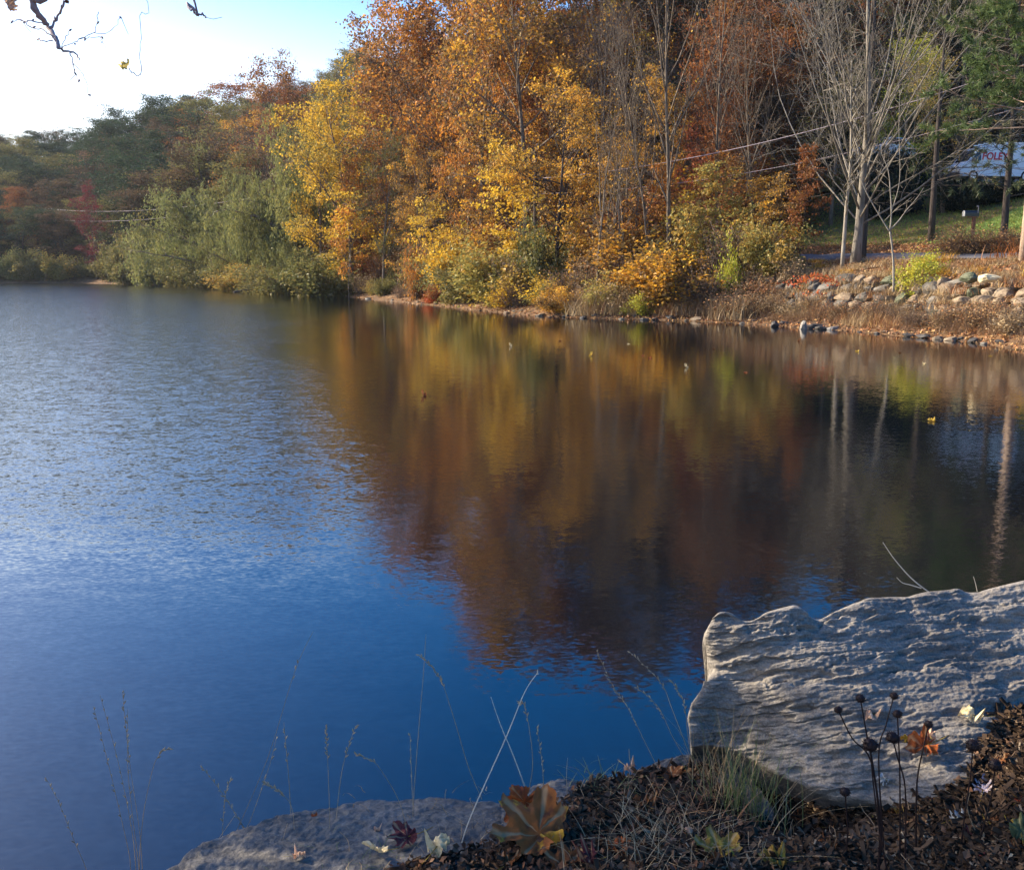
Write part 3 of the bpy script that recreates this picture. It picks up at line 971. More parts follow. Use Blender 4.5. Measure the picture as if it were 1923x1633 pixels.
# undergrowth further up the slope
n = 0
for _ in range(4000):
    x = rs.uniform(-55, 24); y = rs.uniform(52, 160)
    s = float(sdist([x], [y])[0])
    a = x / y
    if s < 8 or s > 55 or a > .5 or (a > .26 and s < 36): continue
    if rs.random() > 70.0 / y * .9: continue
    if shades_lawn(x, y, tz(x, y) + 5): continue
    m = rs.choice(['olive', 'orange', 'rust', 'mauve', 'shrubmix', 'gold', 'litter'])
    key = rs.choice(['shrub0', 'shrub1', 'dense0', 'dense0'])
    plant(key, x, y, m, LB[m] + ' undergrowth bush between the trees on the slope', 'bush', LB[m] + ' slope undergrowth', sc=rs.uniform(1.0, 1.9), sxy=rs.uniform(1, 1.5), rnd=rs)
    n += 1
    if n > 190: break

# singled-out bushes
hero('dense0', 940, 60.5, 462, 'shrubmix', 'large rounded olive-gold bush overhanging the water', 'bush', width=1.75)
hero('dense0', 878, 63.5, 492, 'olive', 'olive bush at the left side of the large rounded one', 'bush', width=1.35)
hero('dense0', 1010, 58, 425, 'olive', 'tall olive bush behind the large rounded one', 'bush', width=1.0)
hero('shrub1', 782, 73, 455, 'orange', 'bush with glowing orange leaves on the bank', 'bush', width=.8)
hero('dense0', 850, 66.5, 440, 'yellow', 'yellow-leaved bush over the bank brush', 'bush', width=1.1)
hero('shrub2', 1040, 54.5, 520, 'yellow', 'low bush with scattered yellow leaves at the water edge', 'bush', width=1.0)
hero('shrub0', 1200, 48.5, 548, 'lime', 'low lime-green bush at the water edge', 'bush', width=.55)
hero('shrub1', 1232, 51, 470, 'yellow', 'yellow bush over the russet reeds', 'bush', width=1.1)
hero('dense0', 1320, 52, 395, 'shrubmix', 'broad yellow-green bush below the leaning young tree', 'bush', width=1.2)
hero('dense0', 1395, 50, 425, 'shrubmix', 'mottled gold bush left of the lawn', 'bush', width=.8)
hero('dense0', 1440, 48.5, 420, 'shrubmix', 'mottled bush at the left end of the road', 'bush', width=.9)
hero('shrub0', 1372, 48, 455, 'lime', 'small lime bush in front of the mottled gold bush', 'bush', width=.45)
hero('shrub1', 810, 68.5, 552, 'redvine', 'small scarlet shrub at the waterline', 'bush', width=.45)
hero('shrub2', 1738, 40.8, 470, 'lime', 'bright lime-green shrub on top of the boulder wall', 'bush', width=.42)
hero('shrub1', 1712, 40.2, 492, 'lime', 'low lime-green sprig left of the taller lime shrub', 'bush', width=.7)
hero('tuft0', 1925, 40.5, 440, 'rust', 'rust-coloured weeds around the foot of the pale pine trunk', 'weeds', width=2.0)
for i, px in enumerate((1775, 1800, 1822, 1845, 1862, 1880, 1900, 1915)):
    Yd = 46.6 - i * .25
    hero('brush%d' % (i % 2), px, Yd, 433 - (i % 3) * 6, 'litter', 'russet weeds on the roadside bank under the mailbox and dark pine', 'weeds', 'roadside weeds', width=.75)

# reeds and dry grass in front of and over the wall
n = 0
px = 1095.0
while px < 1960:
    Yd = shore_at(min(px, 1920), 1)[1]
    for s0, s1 in ((.5, 1.1), (1.2, 1.9), (1.7, 2.5)):
        if rs.random() < (.42 if px > 1380 else .1): continue
        x, y = shore_at(px + rs.uniform(-6, 6), rs.uniform(s0, s1))
        m = rs.choice(['reed', 'reed', 'tan', 'litter'])
        plant('reed%d' % rs.randrange(3), x, y, m, {'reed': 'brown', 'tan': 'straw-coloured', 'litter': 'russet'}[m] + ' dry reed clump at the foot of the bank', 'reeds',
              {'reed': 'brown', 'tan': 'straw', 'litter': 'russet'}[m] + ' reed clumps', sc=rs.uniform(.5, 1.25) * (.55 if px > 1400 else 1.0), sxy=rs.uniform(.9, 1.3), rnd=rs)
        n += 1
    px += 1847 * .62 / Yd
for i in range(46):
    px = 1385 + 540 * (i + rs.random()) / 46
    s_ = rs.uniform(2.4, 3.9)
    x, y = shore_at(px, s_)
    m = rs.choice(['tan', 'litter', 'tan'])
    plant('tuft%d' % rs.randrange(2), x, y, m, {'tan': 'straw-coloured', 'litter': 'russet'}[m] + ' grass tuft sprouting between the boulders of the wall', 'grass tuft', {'tan': 'straw', 'litter': 'russet'}[m] + ' tufts in the wall',
          z=.55 + (s_ - 2.25) * 1.05, sc=rs.uniform(.6, 1.1), sxy=1.2, rnd=rs)
for i in range(34):
    px = 1385 + 540 * (i + rs.random()) / 34
    x, y = shore_at(px, rs.uniform(1.3, 2.4))
    m = rs.choice(['tan', 'litter', 'mauve', 'litter'])
    plant('brush%d' % rs.randrange(2), x, y, m, LB[m] + ' low brush growing against the boulder wall', 'bush', LB[m] + ' brush against the wall', sc=rs.uniform(.25, .5), sxy=1.3, rnd=rs)
px = 1400.0
while px < 1960:
    Yd = shore_at(min(px, 1920), 4)[1]
    for s0, s1 in ((4.0, 4.6), (4.9, 5.7), (5.8, 6.6)):
        x, y = shore_at(px + rs.uniform(-10, 10), rs.uniform(s0, s1))
        m = rs.choice(['tan', 'tan', 'gold', 'litter'])
        plant('tuft%d' % rs.randrange(2), x, y, m, {'tan': 'straw-coloured', 'gold': 'golden', 'litter': 'russet'}[m] + ' grass tuft on the verge between wall and road', 'grass tuft',
              {'tan': 'straw', 'gold': 'golden', 'litter': 'russet'}[m] + ' verge tufts', sc=rs.uniform(.5, .95), sxy=1.3, rnd=rs)
    px += 1847 * .7 / Yd

# ------------------------------------------------------------------ boulders
m_st = [noisemat('grey_boulder', [(.3, (.06, .053, .045)), (.5, (.14, .125, .10)), (.75, (.23, .205, .17))], scale=2.5, detail=10, bump=.03, bscale=6),
        noisemat('tan_boulder', [(.3, (.10, .072, .048)), (.5, (.23, .17, .11)), (.75, (.36, .28, .18))], scale=2.2, detail=10, bump=.03, bscale=6),
        noisemat('mossy_boulder', [(.3, (.05, .055, .03)), (.5, (.11, .12, .07)), (.75, (.19, .18, .12))], scale=2.6, detail=10, bump=.03, bscale=6),
        noisemat('cream_boulder', [(.3, (.52, .42, .24)), (.7, (.72, .62, .40))], scale=2, detail=8, bump=.02, bscale=6),
        noisemat('dark_wet_stone', [(.3, (.03, .028, .025)), (.7, (.08, .07, .06))], scale=3, detail=8, bump=.02, rough=.5),
        noisemat('pale_stone', [(.3, (.17, .155, .13)), (.7, (.32, .29, .25))], scale=3, detail=8, bump=.02)]


def rock_mesh(seed, dims=(1, 1, 1), sub=3, facets=24, rough_=.07):
    import bmesh
    rs_ = np.random.default_rng(seed)
    bm = bmesh.new()
    bmesh.ops.create_icosphere(bm, subdivisions=sub, radius=1)
    nn = rs_.normal(0, 1, (facets, 3)); nn /= np.linalg.norm(nn, axis=1)[:, None]
    dd = rs_.uniform(.52, .78, facets)
    off = Vector(rs_.uniform(0, 50, 3))
    for v in bm.verts:
        c = np.array(v.co)
        c = np.sign(c) * np.abs(c) ** .5
        for a, b in zip(nn, dd):
            k = c @ a - b
            if k > 0: c = c - a * k * .92
        f = 1 + noise.noise(v.co * 1.6 + off) * .05 + noise.noise(v.co * 5 + off) * rough_
        v.co = Vector(c * f * .5 / .8)
    me = bpy.data.meshes.new('boulder')
    bm.to_mesh(me); bm.free()
    me.polygons.foreach_set('use_smooth', [sub > 3] * len(me.polygons))
    me.materials.append(m_st[0])
    return me


RM = [rock_mesh(200 + i) for i in range(9)]


def stone(x, y, z, d, rz, me, mat, name, label, cat, group=None, tilt=(0, 0)):
    o = link_mesh(name, me, None, mat)
    o.location = (x, y, z); o.scale = d; o.rotation_euler = (tilt[0], tilt[1], rz)
    return tag(o, label, cat, group)


wn = ['grey', 'tan', 'mossy']
px = 1384.0
P_ = ROADC
for k in range(5):
    u = 0.0
    s_k = 2.25 + .33 * k; z_k = .50 + .345 * k
    # march along the shore at this offset
    T = np.gradient(P_, axis=0); T /= np.linalg.norm(T, axis=1)[:, None]
    for _ in range(60): T[1:-1] = (T[:-2] + T[2:] + T[1:-1]) / 3
    T /= np.linalg.norm(T, axis=1)[:, None]
    Nn = np.stack([T[:, 1], -T[:, 0]], -1)
    Q = P_ + Nn * s_k
    ln_ = np.concatenate([[0], np.cumsum(np.linalg.norm(np.diff(Q, axis=0), axis=1))])
    u = rs.uniform(0, .6)
    while u < ln_[-1]:
        wd = rs.uniform(.42, 1.05) * (1 if k < 4 else 1.15)
        xx = np.interp(u + wd / 2, ln_, Q[:, 0]); yy = np.interp(u + wd / 2, ln_, Q[:, 1])
        tx = np.interp(u + wd / 2, ln_, T[:, 0]); ty = np.interp(u + wd / 2, ln_, T[:, 1])
        u += wd * .93
        p_ = px_of(xx, yy, z_k)
        if p_ < 1372 or p_ > 1960: continue
        if p_ < 1440 and rs.random() < .3: continue
        if rs.random() < .08: continue
        c = rs.choices([0, 1, 2], [4, 6, 1.2])[0]
        stone(xx, yy, z_k + rs.uniform(-.05, .05), (wd * 1.05, .75, rs.uniform(.44, .60)), math.atan2(ty, tx) + rs.uniform(-.15, .15), rs.choice(RM), m_st[c], 'boulder',
              wn[c] + ' boulder in the dry-laid retaining wall below the road', 'boulder', wn[c] + ' boulders of the retaining wall', tilt=(rs.uniform(-.12, .12), rs.uniform(-.1, .1)))
p = atY(1856, 522, 32.6)
stone(p.x - .1, p.y - .25, p.z, (.85, .6, .34), 1.9, RM[3], m_st[3], 'boulder', 'flat cream-coloured boulder catching the sun on top of the wall', 'boulder')
p = atY(1818, 521, 33.8)
stone(p.x - .1, p.y - .3, p.z, (.9, .6, .40), 1.9, RM[5], m_st[2], 'boulder', 'mossy green-grey boulder beside the cream one on top of the wall', 'boulder')
p = atZ(1508, 612, .12)
stone(p.x, p.y - .1, .12, (.36, .34, .46), .4, RM[1], m_st[5], 'shore_rock', 'pale upright rock standing in the water edge below the wall', 'rock')
p = atZ(1535, 613, .08)
stone(p.x, p.y, .06, (.95, .4, .34), .1, RM[4], m_st[4], 'shore_rock', 'dark wet rock beside the pale upright one', 'rock')
p = atZ(1565, 617, .05)
stone(p.x, p.y, .05, (.5, .35, .22), .3, RM[2], m_st[5], 'shore_rock', 'pale low rock at the tip of the dark flat one', 'rock')
p = atZ(1590, 616, .05)
stone(p.x, p.y + .1, .05, (.75, .4, .28), -.1, RM[7], m_st[4], 'shore_rock', 'dark flat rock right of the pale low one', 'rock')
p = atZ(1454, 611, .05)
stone(p.x, p.y, .06, (.4, .4, .4), -.1, RM[0], m_st[4], 'shore_rock', 'dark round rock alone at the water edge left of the pale upright one', 'rock')
for i in range(48):
    px = 600 + 1300 * (i + rs.random()) / 48
    s = rs.uniform(-.15, .6)
    x, y = shore_at(px, s)
    c = rs.choice([0, 1, 4, 4, 4])
    k = rs.uniform(.15, .5)
    stone(x, y, tz(x, y) + k * .08, (k * rs.uniform(1, 1.6), k, k * .55), rs.uniform(0, 3), rs.choice(RM), m_st[c], 'shore_rock',
          {0: 'small grey', 1: 'small tan', 4: 'small dark wet'}[c] + ' stone at the waterline of the wooded bank', 'rock', {0: 'grey', 1: 'tan', 4: 'dark'}[c] + ' waterline stones')

# ------------------------------------------------------------------ fallen wood
m_log = noisemat('weathered_log', [(.3, (.05, .04, .035)), (.7, (.16, .13, .11))], scale=4, stretch=(1, 1, 1), bump=.02)


def log(pxa, pya, pxb, pyb, r, label, lift=(0.05, .3), branches=3, sd=0):
    a = atZ(pxa, pya, 0); b = atZ(pxb, pyb, 0)
    a.z = lift[0]; b.z = lift[1]
    rs_ = np.random.default_rng(sd)
    mb = MB()
    n = 8; P = [np.array(a.lerp(b, i / n)) + rs_.normal(0, r * .5, 3) * (0 < i < n) for i in range(n + 1)]
    mb.tube(P, [r * (.45 + .55 * i / n) for i in range(n + 1)], 7)
    for i in range(branches):
        f = rs_.uniform(.1, .7); p, d = lerp_at(P, f)
        B = grow(rs_, p, side_dir(rs_, d, R(50)) + np.array([0, 0, .4]), r * rs_.uniform(9, 20), 4, .2, 0)
        mb.tube(B, [r * .3, r * .25, r * .2, r * .12, r * .05], 4)
    tag(mb.build('fallen_log', m_log, smooth=True), label, 'log')


log(440, 549, 596, 543, .22, 'long dark fallen log reaching over the water left of the willow mound', sd=1, lift=(.05, .7))
log(470, 545, 560, 538, .12, 'thinner fallen trunk behind the long dark log', sd=2, lift=(.1, .9))
log(985, 590, 1110, 582, .07, 'fallen branch lying in the water edge right of the olive-gold bush', sd=3, branches=5, lift=(0, .5))
log(1030, 596, 1080, 588, .05, 'short forked branch at the tip of the fallen branch', sd=4, branches=4, lift=(0, .3))
log(1560, 600, 1530, 575, .05, 'grey stick leaning on the boulders below the scarlet creeper', sd=5, branches=1, lift=(.3, .9))

# ------------------------------------------------------------------ fallen leaves on the bank
rq = np.random.default_rng(31)


def litter_on(name, n, pxr, sr, size, mat, label=None, lift=.02, flatn=.8):
    P = []
    for i in range(n):
        x, y = shore_at(rq.uniform(*pxr), rq.uniform(*sr)); P.append((x + rq.normal(0, .1), y + rq.normal(0, .15)))
    P = np.array(P)
    Z = terr(P[:, 0], P[:, 1]) + lift + np.abs(rq.normal(0, .03, n))
    q = leaf_quads(rq, np.stack([P[:, 0], P[:, 1], Z], 1), 1, (.0, .0, .0), size, flatn=flatn)
    mb = MB(); mb.quads(q)
    tag(mb.build(name, mat), label, None, None, 'stuff')


litter_on('leaf_litter', 16000, (600, 1960), (-.1, 6.6), .13, L['litter'])
litter_on('roadside_litter', 5000, (1480, 1960), (11.3, 13.6), .13, L['litter'])
litter_on('lawn_leaves', 1500, (1500, 1960), (13.4, 30), .12, L['gold'])
# grass blades on the lawn
P = []
for i in range(26000):
    x, y = shore_at(rq.uniform(1490, 1960), rq.uniform(13.2, 30)); P.append((x, y))
P = np.array(P) + rq.normal(0, .15, (26000, 2))
Z = terr(P[:, 0], P[:, 1]) + .05
q = leaf_quads(rq, np.stack([P[:, 0], P[:, 1], Z + .03], 1), 1, (0, 0, 0), .14, aspect=.25, flatn=0, hang=.7)
mb = MB(); mb.quads(q); tag(mb.build('grass', L['grass']), kind='stuff')

# scarlet creeper over the wall
p = atY(1525, 522, 41.6)
mb = MB(); Cn = []
for i in range(115):
    a = rq.uniform(-1.05, .95)
    Cn.append((p.x + a * 1.0 + rq.normal(0, .1), p.y - .35 + rq.normal(0, .25), p.z + .08 - .28 * abs(a) + rq.normal(0, .07) - (.6 if rq.random() < .12 else 0)))
mb.quads(leaf_quads(rq, Cn, 3, (.10, .08, .05), .11, flatn=.5))
tag(mb.build('creeper', L['redvine']), 'scarlet creeper spilling over the top of the boulder wall', 'creeper')

# ------------------------------------------------------------------ big vase-shaped bare tree by the road
def ground_px(px, Y):
    x = X_at(px, Y, 3.0); x = X_at(px, Y, tz(x, Y))
    return x, Y, tz(x, Y)


def custom_tree(name, loc, wood, bark, label, cat, crown=None, cm=None):
    root = empty(name, loc, 0, label, cat)
    wood.build('trunk', bark, root, smooth=True)
    if crown is not None:
        mb = MB(); mb.quads(crown); mb.build('crown', cm, root)
    return root


BKT = noisemat('grey_twig_bark', [(.3, (.10, .085, .065)), (.5, (.19, .165, .13)), (.75, (.30, .27, .22))], scale=3, stretch=(3, 3, .6), bump=.02, bscale=8)


def vase(seed, H, stems, r0, leaves=False, lowest=2.2, spreadmax=42, subs=9, twigs=7):
    rs_ = np.random.default_rng(seed)
    wood = MB(); tips = []
    T = grow(rs_, np.array([0, 0, -.4]), np.array([.02, 0, 1.0]), H * .95, 10, .02, 0)
    wood.tube(T, [r0 * 1.25] + [r0 * (1 - .90 * (i / 10) ** .62) for i in range(1, 11)], 10)
    for i in range(stems):
        f = (lowest + (H * .40 - lowest) * (i / stems) ** 1.1) / H
        p, _ = lerp_at(T, f)
        az = i * 2.4 + rs_.normal(0, .3)
        a = R(rs_.uniform(.45, 1) * spreadmax * (1 - .35 * i / stems))
        d = np.array([math.cos(az) * math.sin(a), math.sin(az) * math.sin(a), math.cos(a)])
        Ln = H * rs_.uniform(.55, .85) * (1 - .35 * f)
        B = grow(rs_, p, d, Ln, 8, .05, .35)
        rb = r0 * rs_.uniform(.13, .25)
        wood.tube(B, [rb * (1 - .88 * k / 8) for k in range(9)], 6)
        for j in range(subs):
            p2, bd = lerp_at(B, .12 + .87 * (j + rs_.uniform(0, .9)) / subs)
            S = grow(rs_, p2, side_dir(rs_, bd, R(rs_.uniform(30, 65))), Ln * rs_.uniform(.16, .34), 5, .10, .35)
            wood.tube(S, [max(.012, rb * .28) * (1 - .75 * k / 5) for k in range(6)], 4)
            for k in range(twigs):
                p3, sdv = lerp_at(S, rs_.uniform(.15, .99))
                W_ = grow(rs_, p3, side_dir(rs_, sdv, R(rs_.uniform(25, 70))), Ln * rs_.uniform(.05, .12), 3, .16, .25)
                wood.tube(W_, [.010, .008, .006, .003], 3)
                tips.append(W_[-1])
    return wood, tips


x, y, z = ground_px(1606, 46.6)
wood, tips = vase(301, 18.5, 26, .24, spreadmax=66, subs=11, twigs=9)
custom_tree('bare_tree', (x, y, z), wood, BKT, 'big bare tree with many stems fanning up like a vase beside the road', 'tree')
x, y, z = ground_px(1581, 46.0)
rs_ = np.random.default_rng(5)
wood = MB()
T = grow(rs_, np.array([0, 0, -.3]), np.array([.03, 0, 1.0]), 9.5, 9, .035, 0)
wood.tube(T, [.105 * (1 - .8 * i / 9) for i in range(10)], 8)
for i in range(16):
    p, d = lerp_at(T, .28 + .7 * i / 16)
    B = grow(rs_, p, side_dir(rs_, d, R(45)), rs_.uniform(1.0, 2.6), 5, .12, .5)
    wood.tube(B, [.035, .03, .022, .016, .01, .005], 5)
    for k in range(7):
        p2, d2 = lerp_at(B, rs_.uniform(.2, .95)); S = grow(rs_, p2, side_dir(rs_, d2, R(45)), rs_.uniform(.3, .9), 3, .15, .2); wood.tube(S, [.012, .009, .006, .003], 3)
custom_tree('slender_tree', (x, y, z), wood, BKP, 'slender pale-barked bare tree just left of the big vase-shaped one', 'tree')
x, y, z = ground_px(1619, 48.2)
rs_ = np.random.default_rng(6)
wood = MB()
T = grow(rs_, np.array([0, 0, -.3]), np.array([-.01, 0, 1.0]), 15, 9, .02, 0)
wood.tube(T, [.20 * (1 - .75 * i / 9) for i in range(10)], 8)
for i in range(22):
    p, d = lerp_at(T, .30 + .68 * i / 22)
    B = grow(rs_, p, side_dir(rs_, d, R(50)), rs_.uniform(1.2, 3.4), 5, .12, .4)
    wood.tube(B, [.05, .04, .03, .02, .012, .006], 5)
    for k in range(8):
        p2, d2 = lerp_at(B, rs_.uniform(.2, .95)); S = grow(rs_, p2, side_dir(rs_, d2, R(45)), rs_.uniform(.4, 1.2), 3, .15, .2); wood.tube(S, [.014, .01, .007, .003], 3)
custom_tree('bare_tree', (x, y, z), wood, BKD, 'dark straight trunk close behind the big vase-shaped tree', 'tree')

# forked sapling on the wall
x, y, z = ground_px(1678, 37.0)
wood = MB(); rs_ = np.random.default_rng(8)
z = atY(1678, 545, 37.0).z


def pt(px, py, Y=37.0, dy=0): 
    q = atY(px, py, Y + dy); return np.array([q.x - x, q.y - 37.0, q.z - z])


def limb(pp, r0, r1, twg=5, tl=.6):
    P = [pt(*q) for q in pp]
    P = list(catmull([tuple(q) for q in P], 3, closed=False))
    n = len(P)
    wood.tube(P, [r0 + (r1 - r0) * i / (n - 1) for i in range(n)], 6)
    for i in range(twg):
        q, d = lerp_at(P, rs_.uniform(.3, .98)); S = grow(rs_, q, side_dir(rs_, d, R(40)), tl * rs_.uniform(.5, 1.2), 3, .15, .2); wood.tube(S, [.010, .008, .006, .003], 3)


limb([(1678, 548), (1678, 500), (1675, 460), (1671, 435)], .042, .032, 0)
limb([(1671, 435), (1660, 418), (1640, 385), (1622, 350), (1610, 320)], .030, .008)
limb([(1671, 435), (1674, 400), (1672, 360), (1668, 320), (1655, 285), (1660, 262)], .028, .006)
limb([(1672, 432), (1690, 412), (1702, 395), (1722, 372), (1735, 352)], .026, .006)
limb([(1673, 400), (1688, 350), (1690, 300), (1688, 240), (1690, 170)], .016, .005, 6, .5)
limb([(1660, 416), (1678, 398), (1712, 370)], .014, .006)
custom_tree('sapling', (x, 37.0, z), wood, BKP, 'thin pale forked sapling growing out of the boulder wall', 'tree')

# pines on the right
x, y, z = ground_px(1917, 38.6)
root = plant('pine0', x + .1, y, 'pine', 'pine with pale orange trunk and feathery green needles at the right edge', 'pine', sc=1.0, rz=.6, bark=BKO, z=z, rnd=rs)
x, y, z = ground_px(1884, 47.5)
root = plant('pitch0', x, y, 'pitch', 'dark-trunked pine with long low tufted branches reaching left over the lawn', 'pine', sc=1.0, rz=.35, bark=BKD, z=z, rnd=rs)
x, y, z = ground_px(1748, 52)
root = plant('pitch0', x, y, 'pitch', 'dark-trunked pine with knobbly needle tufts between the maple and the house', 'pine', sc=1.05, rz=2.2, bark=BKD, z=z, rnd=rs)

# dark hedge and slope planting above the lawn
n = 0
for i in range(400):
    px = rs.uniform(1490, 1965); s = rs.uniform(31, 78)
    x, y = shore_at(min(px, 1924), s)
    x += (px - min(px, 1924)) / F * y
    pp = px_of(x, y, tz(x, y) + 1)
    if 1780 < pp < 1990 and s < 52: continue
    if 1615 < pp < 1700 and 40 < s < 48: continue
    m = rs.choice(['dark', 'dark', 'dark', 'brown', 'green', 'mauve'] if s < 50 else ['brown', 'mauve', 'green', 'rust', 'olive', 'dark'])
    lab = {'dark': 'blackish evergreen'}.get(m, LB.get(m))
    plant('dense0', x, y, m, lab + ' bush on the slope above the lawn', 'bush', lab + ' bushes above the lawn', sc=rs.uniform(.9, 1.5), sxy=rs.uniform(1.0, 1.5), rnd=rs)
    n += 1
    if n > 105: break
for i, px in enumerate((1640, 1662, 1688)):
    hero('dense0', px, 62.5, 278 + 8 * (i % 3), 'dark', 'blackish evergreen bush partly hiding the small white car', 'bush', 'bushes in front of the small car', width=.8)
for i, px in enumerate((1790, 1812, 1838, 1862, 1890, 1920, 1950)):
    hero('dense0', px, 60.5 + .3 * (i % 2), 338 + 6 * (i % 3), 'dark', 'low blackish evergreen hedge bush in front of the white van', 'bush', 'hedge bushes in front of the van', width=.9)

# ------------------------------------------------------------------ mailbox
m_black = plain('black_enamel', (.02, .02, .022), rough=.35)
m_tin = plain('grey_tin', (.26, .27, .28), rough=.5)
m_post = noisemat('red_brown_post', [(.3, (.16, .07, .04)), (.7, (.30, .14, .08))], scale=6, stretch=(3, 3, .5), bump=.01)
m_flag = plain('mailbox_flag_paint', (.35, .30, .28), rough=.5)
x, y, z = ground_px(1824, 46.8)
z = atY(1824, 446, 46.8).z
root = empty('mailbox', (x, y, z), .12, 'black mailbox with pale front door on a red-brown wooden post by the road', 'mailbox')
mb = MB(); mb.box((0, 0, .42), (.12, .12, 1.0)); mb.box((-.10, 0, .93), (.42, .14, .05)); mb.build('post', m_post, root)
mb = MB()
prof = [(-.11, 0), (.11, 0), (.11, .15)] + [(.11 * math.cos(a), .15 + .11 * math.sin(a)) for a in [i * math.pi / 10 for i in range(1, 10)]] + [(-.11, .15)]
mb.prism(prof, -.34, .34)
o = mb.build('box', m_black, root); o.location = (-.17, 0, .965); o.rotation_euler = (0, 0, R(90))
mb = MB(); mb.prism([(a * 1.04, b * 1.03 - .003) for a, b in prof], .342, .362)
o2 = mb.build('door', m_tin, root); o2.location = (-.17, 0, .965); o2.rotation_euler = (0, 0, R(90))
mb = MB(); mb.box((.10, -.135, 1.28), (.03, .012, .34)); mb.box((.06, -.135, 1.42), (.09, .012, .06)); mb.build('flag', m_flag, root)

# ------------------------------------------------------------------ vehicles
m_white = plain('white_paint', (.80, .80, .80), rough=.3)
m_glass = plain('dark_glass', (.02, .03, .035), rough=.08)
m_rub = plain('rubber', (.02, .02, .02), rough=.8)
m_alu = plain('aluminium', (.65, .66, .68), rough=.35, metal=.6)
m_red = plain('red_lettering', (.62, .02, .05), rough=.5)
m_lamp = plain('clear_lamp_glass', (.6, .6, .58), rough=.1)
m_trim = plain('grey_trim', (.08, .08, .085), rough=.6)


def wheel(root, x, y, r=.36, wd=.24):
    mb = MB(); n = 24
    ring = lambda rr, yy: [(rr * math.cos(2 * math.pi * i / n), yy, rr * math.sin(2 * math.pi * i / n)) for i in range(n)]
    R_ = [ring(r * .62, -wd / 2), ring(r * .95, -wd / 2), ring(r, -wd * .35), ring(r, wd * .35), ring(r * .95, wd / 2), ring(r * .62, wd / 2)]
    vs = sum(R_, []); fs = []
    for k in range(5):
        for i in range(n): fs.append((k * n + i, k * n + (i + 1) % n, (k + 1) * n + (i + 1) % n, (k + 1) * n + i))
    mb.add(vs, fs)
    wb = empty('wheel'); wb.parent = root; wb.location = (x, y, r)
    mb.build('tyre', m_rub, wb)
    mb = MB(); mb.add(ring(r * .62, -wd * .30) + ring(r * .62, wd * .3), [tuple(range(n)), tuple(range(2 * n - 1, n - 1, -1))] + [(i, (i + 1) % n, n + (i + 1) % n, n + i) for i in range(n)])
    mb.build('rim', m_alu, wb)


def vehicle(name, loc, rz, label, cat, body, glass, Lw, wheels, W=1.95, extras=None, taper=.07):
    """front towards -x"""
    root = empty(name, loc, rz, label, cat)
    mb = MB()
    n = len(body); vs = []
    zmax = max(b for a, b in body)
    for yy, k in ((-W / 2, 0), (W / 2, 0)):
        for a, b in body:
            vs.append((a, yy * (1 - taper * max(0, b - 1.0) / (zmax - 1.0)), b))
    fs = [tuple(range(n - 1, -1, -1)), tuple(range(n, 2 * n))]
    for i in range(n): fs.append((i, (i + 1) % n, n + (i + 1) % n, n + i))
    mb.add(vs, fs)
    ob = mb.build('body', m_white, root)
    bv = ob.modifiers.new('bevel', 'BEVEL'); bv.width = .05; bv.segments = 3; bv.limit_method = 'ANGLE'; bv.angle_limit = R(25)
    for nm, quad in glass:
        mb = MB(); mb.add(quad, [tuple(range(len(quad)))]); mb.build(nm, m_glass, root)
    for wx in wheels:
        for sy in (-1, 1): wheel(root, wx, sy * (W / 2 - .12))
    return root


vx, vy, vz = ground_px(1868, 65.0)
vz = atY(1860, 345, 65.0).z
vpad = (vx, vy)
van = vehicle('parked_van', (vx - .30, vy, vz), .12, 'white van with red lettering and a roof rack parked on the slope above the lawn', 'van',
              [(-2.75, .35), (-2.85, .75), (-2.78, 1.02), (-2.25, 1.20), (-1.55, 2.02), (-1.40, 2.12), (2.75, 2.16), (2.85, 2.0), (2.85, .35)],
              [('windscreen', [(-2.20, -.80, 1.27), (-2.20, .80, 1.27), (-1.62, .76, 1.96), (-1.62, -.76, 1.96)]),
               ('side_window', [(-2.06, -.985, 1.26), (-1.38, -.985, 1.26), (-1.38, -.925, 1.90), (-1.58, -.925, 1.90)])], 5.7, (-1.85, 1.85))
van.scale = (.96, .96, 1.04)
mb = MB()
for xx in (-.6, .9, 2.4):
    mb.box((xx, 0, 2.30), (.05, 1.7, .05)); mb.box((xx, -.8, 2.22), (.05, .05, .18)); mb.box((xx, .8, 2.22), (.05, .05, .18))
for yy in (-.82, -.3, .3, .82): mb.box((.9, yy, 2.35), (3.6, .05, .05))
mb.build('roof_rack', m_alu, van)
for sy in (-1, 1):
    mb = MB(); mb.box((-2.78, sy * .72, .86), (.12, .30, .18)); mb.build('headlight', m_lamp, van)
mb = MB(); mb.box((-2.84, 0, .50), (.10, 1.9, .22)); mb.build('bumper', m_trim, van)
mb = MB(); mb.box((-1.95, -1.10, 1.32), (.14, .16, .24)); mb.build('wing_mirror', m_trim, van)
fc = bpy.data.curves.new('lettering', 'FONT'); fc.body = 'FOLEY'; fc.size = .60; fc.extrude = .006; fc.offset = .018; fc.shear = .15; fc.space_character = 1.05
tmp = bpy.data.objects.new('tmp', fc); col.objects.link(tmp)
bpy.context.view_layer.update()
me = bpy.data.meshes.new_from_object(tmp.evaluated_get(bpy.context.evaluated_depsgraph_get()))
bpy.data.objects.remove(tmp)
me.materials.clear(); me.materials.append(m_red)
o = link_mesh('lettering', me, van); o.location = (-1.33, -.972, 1.34); o.rotation_euler = (R(90) - .045, 0, 0)

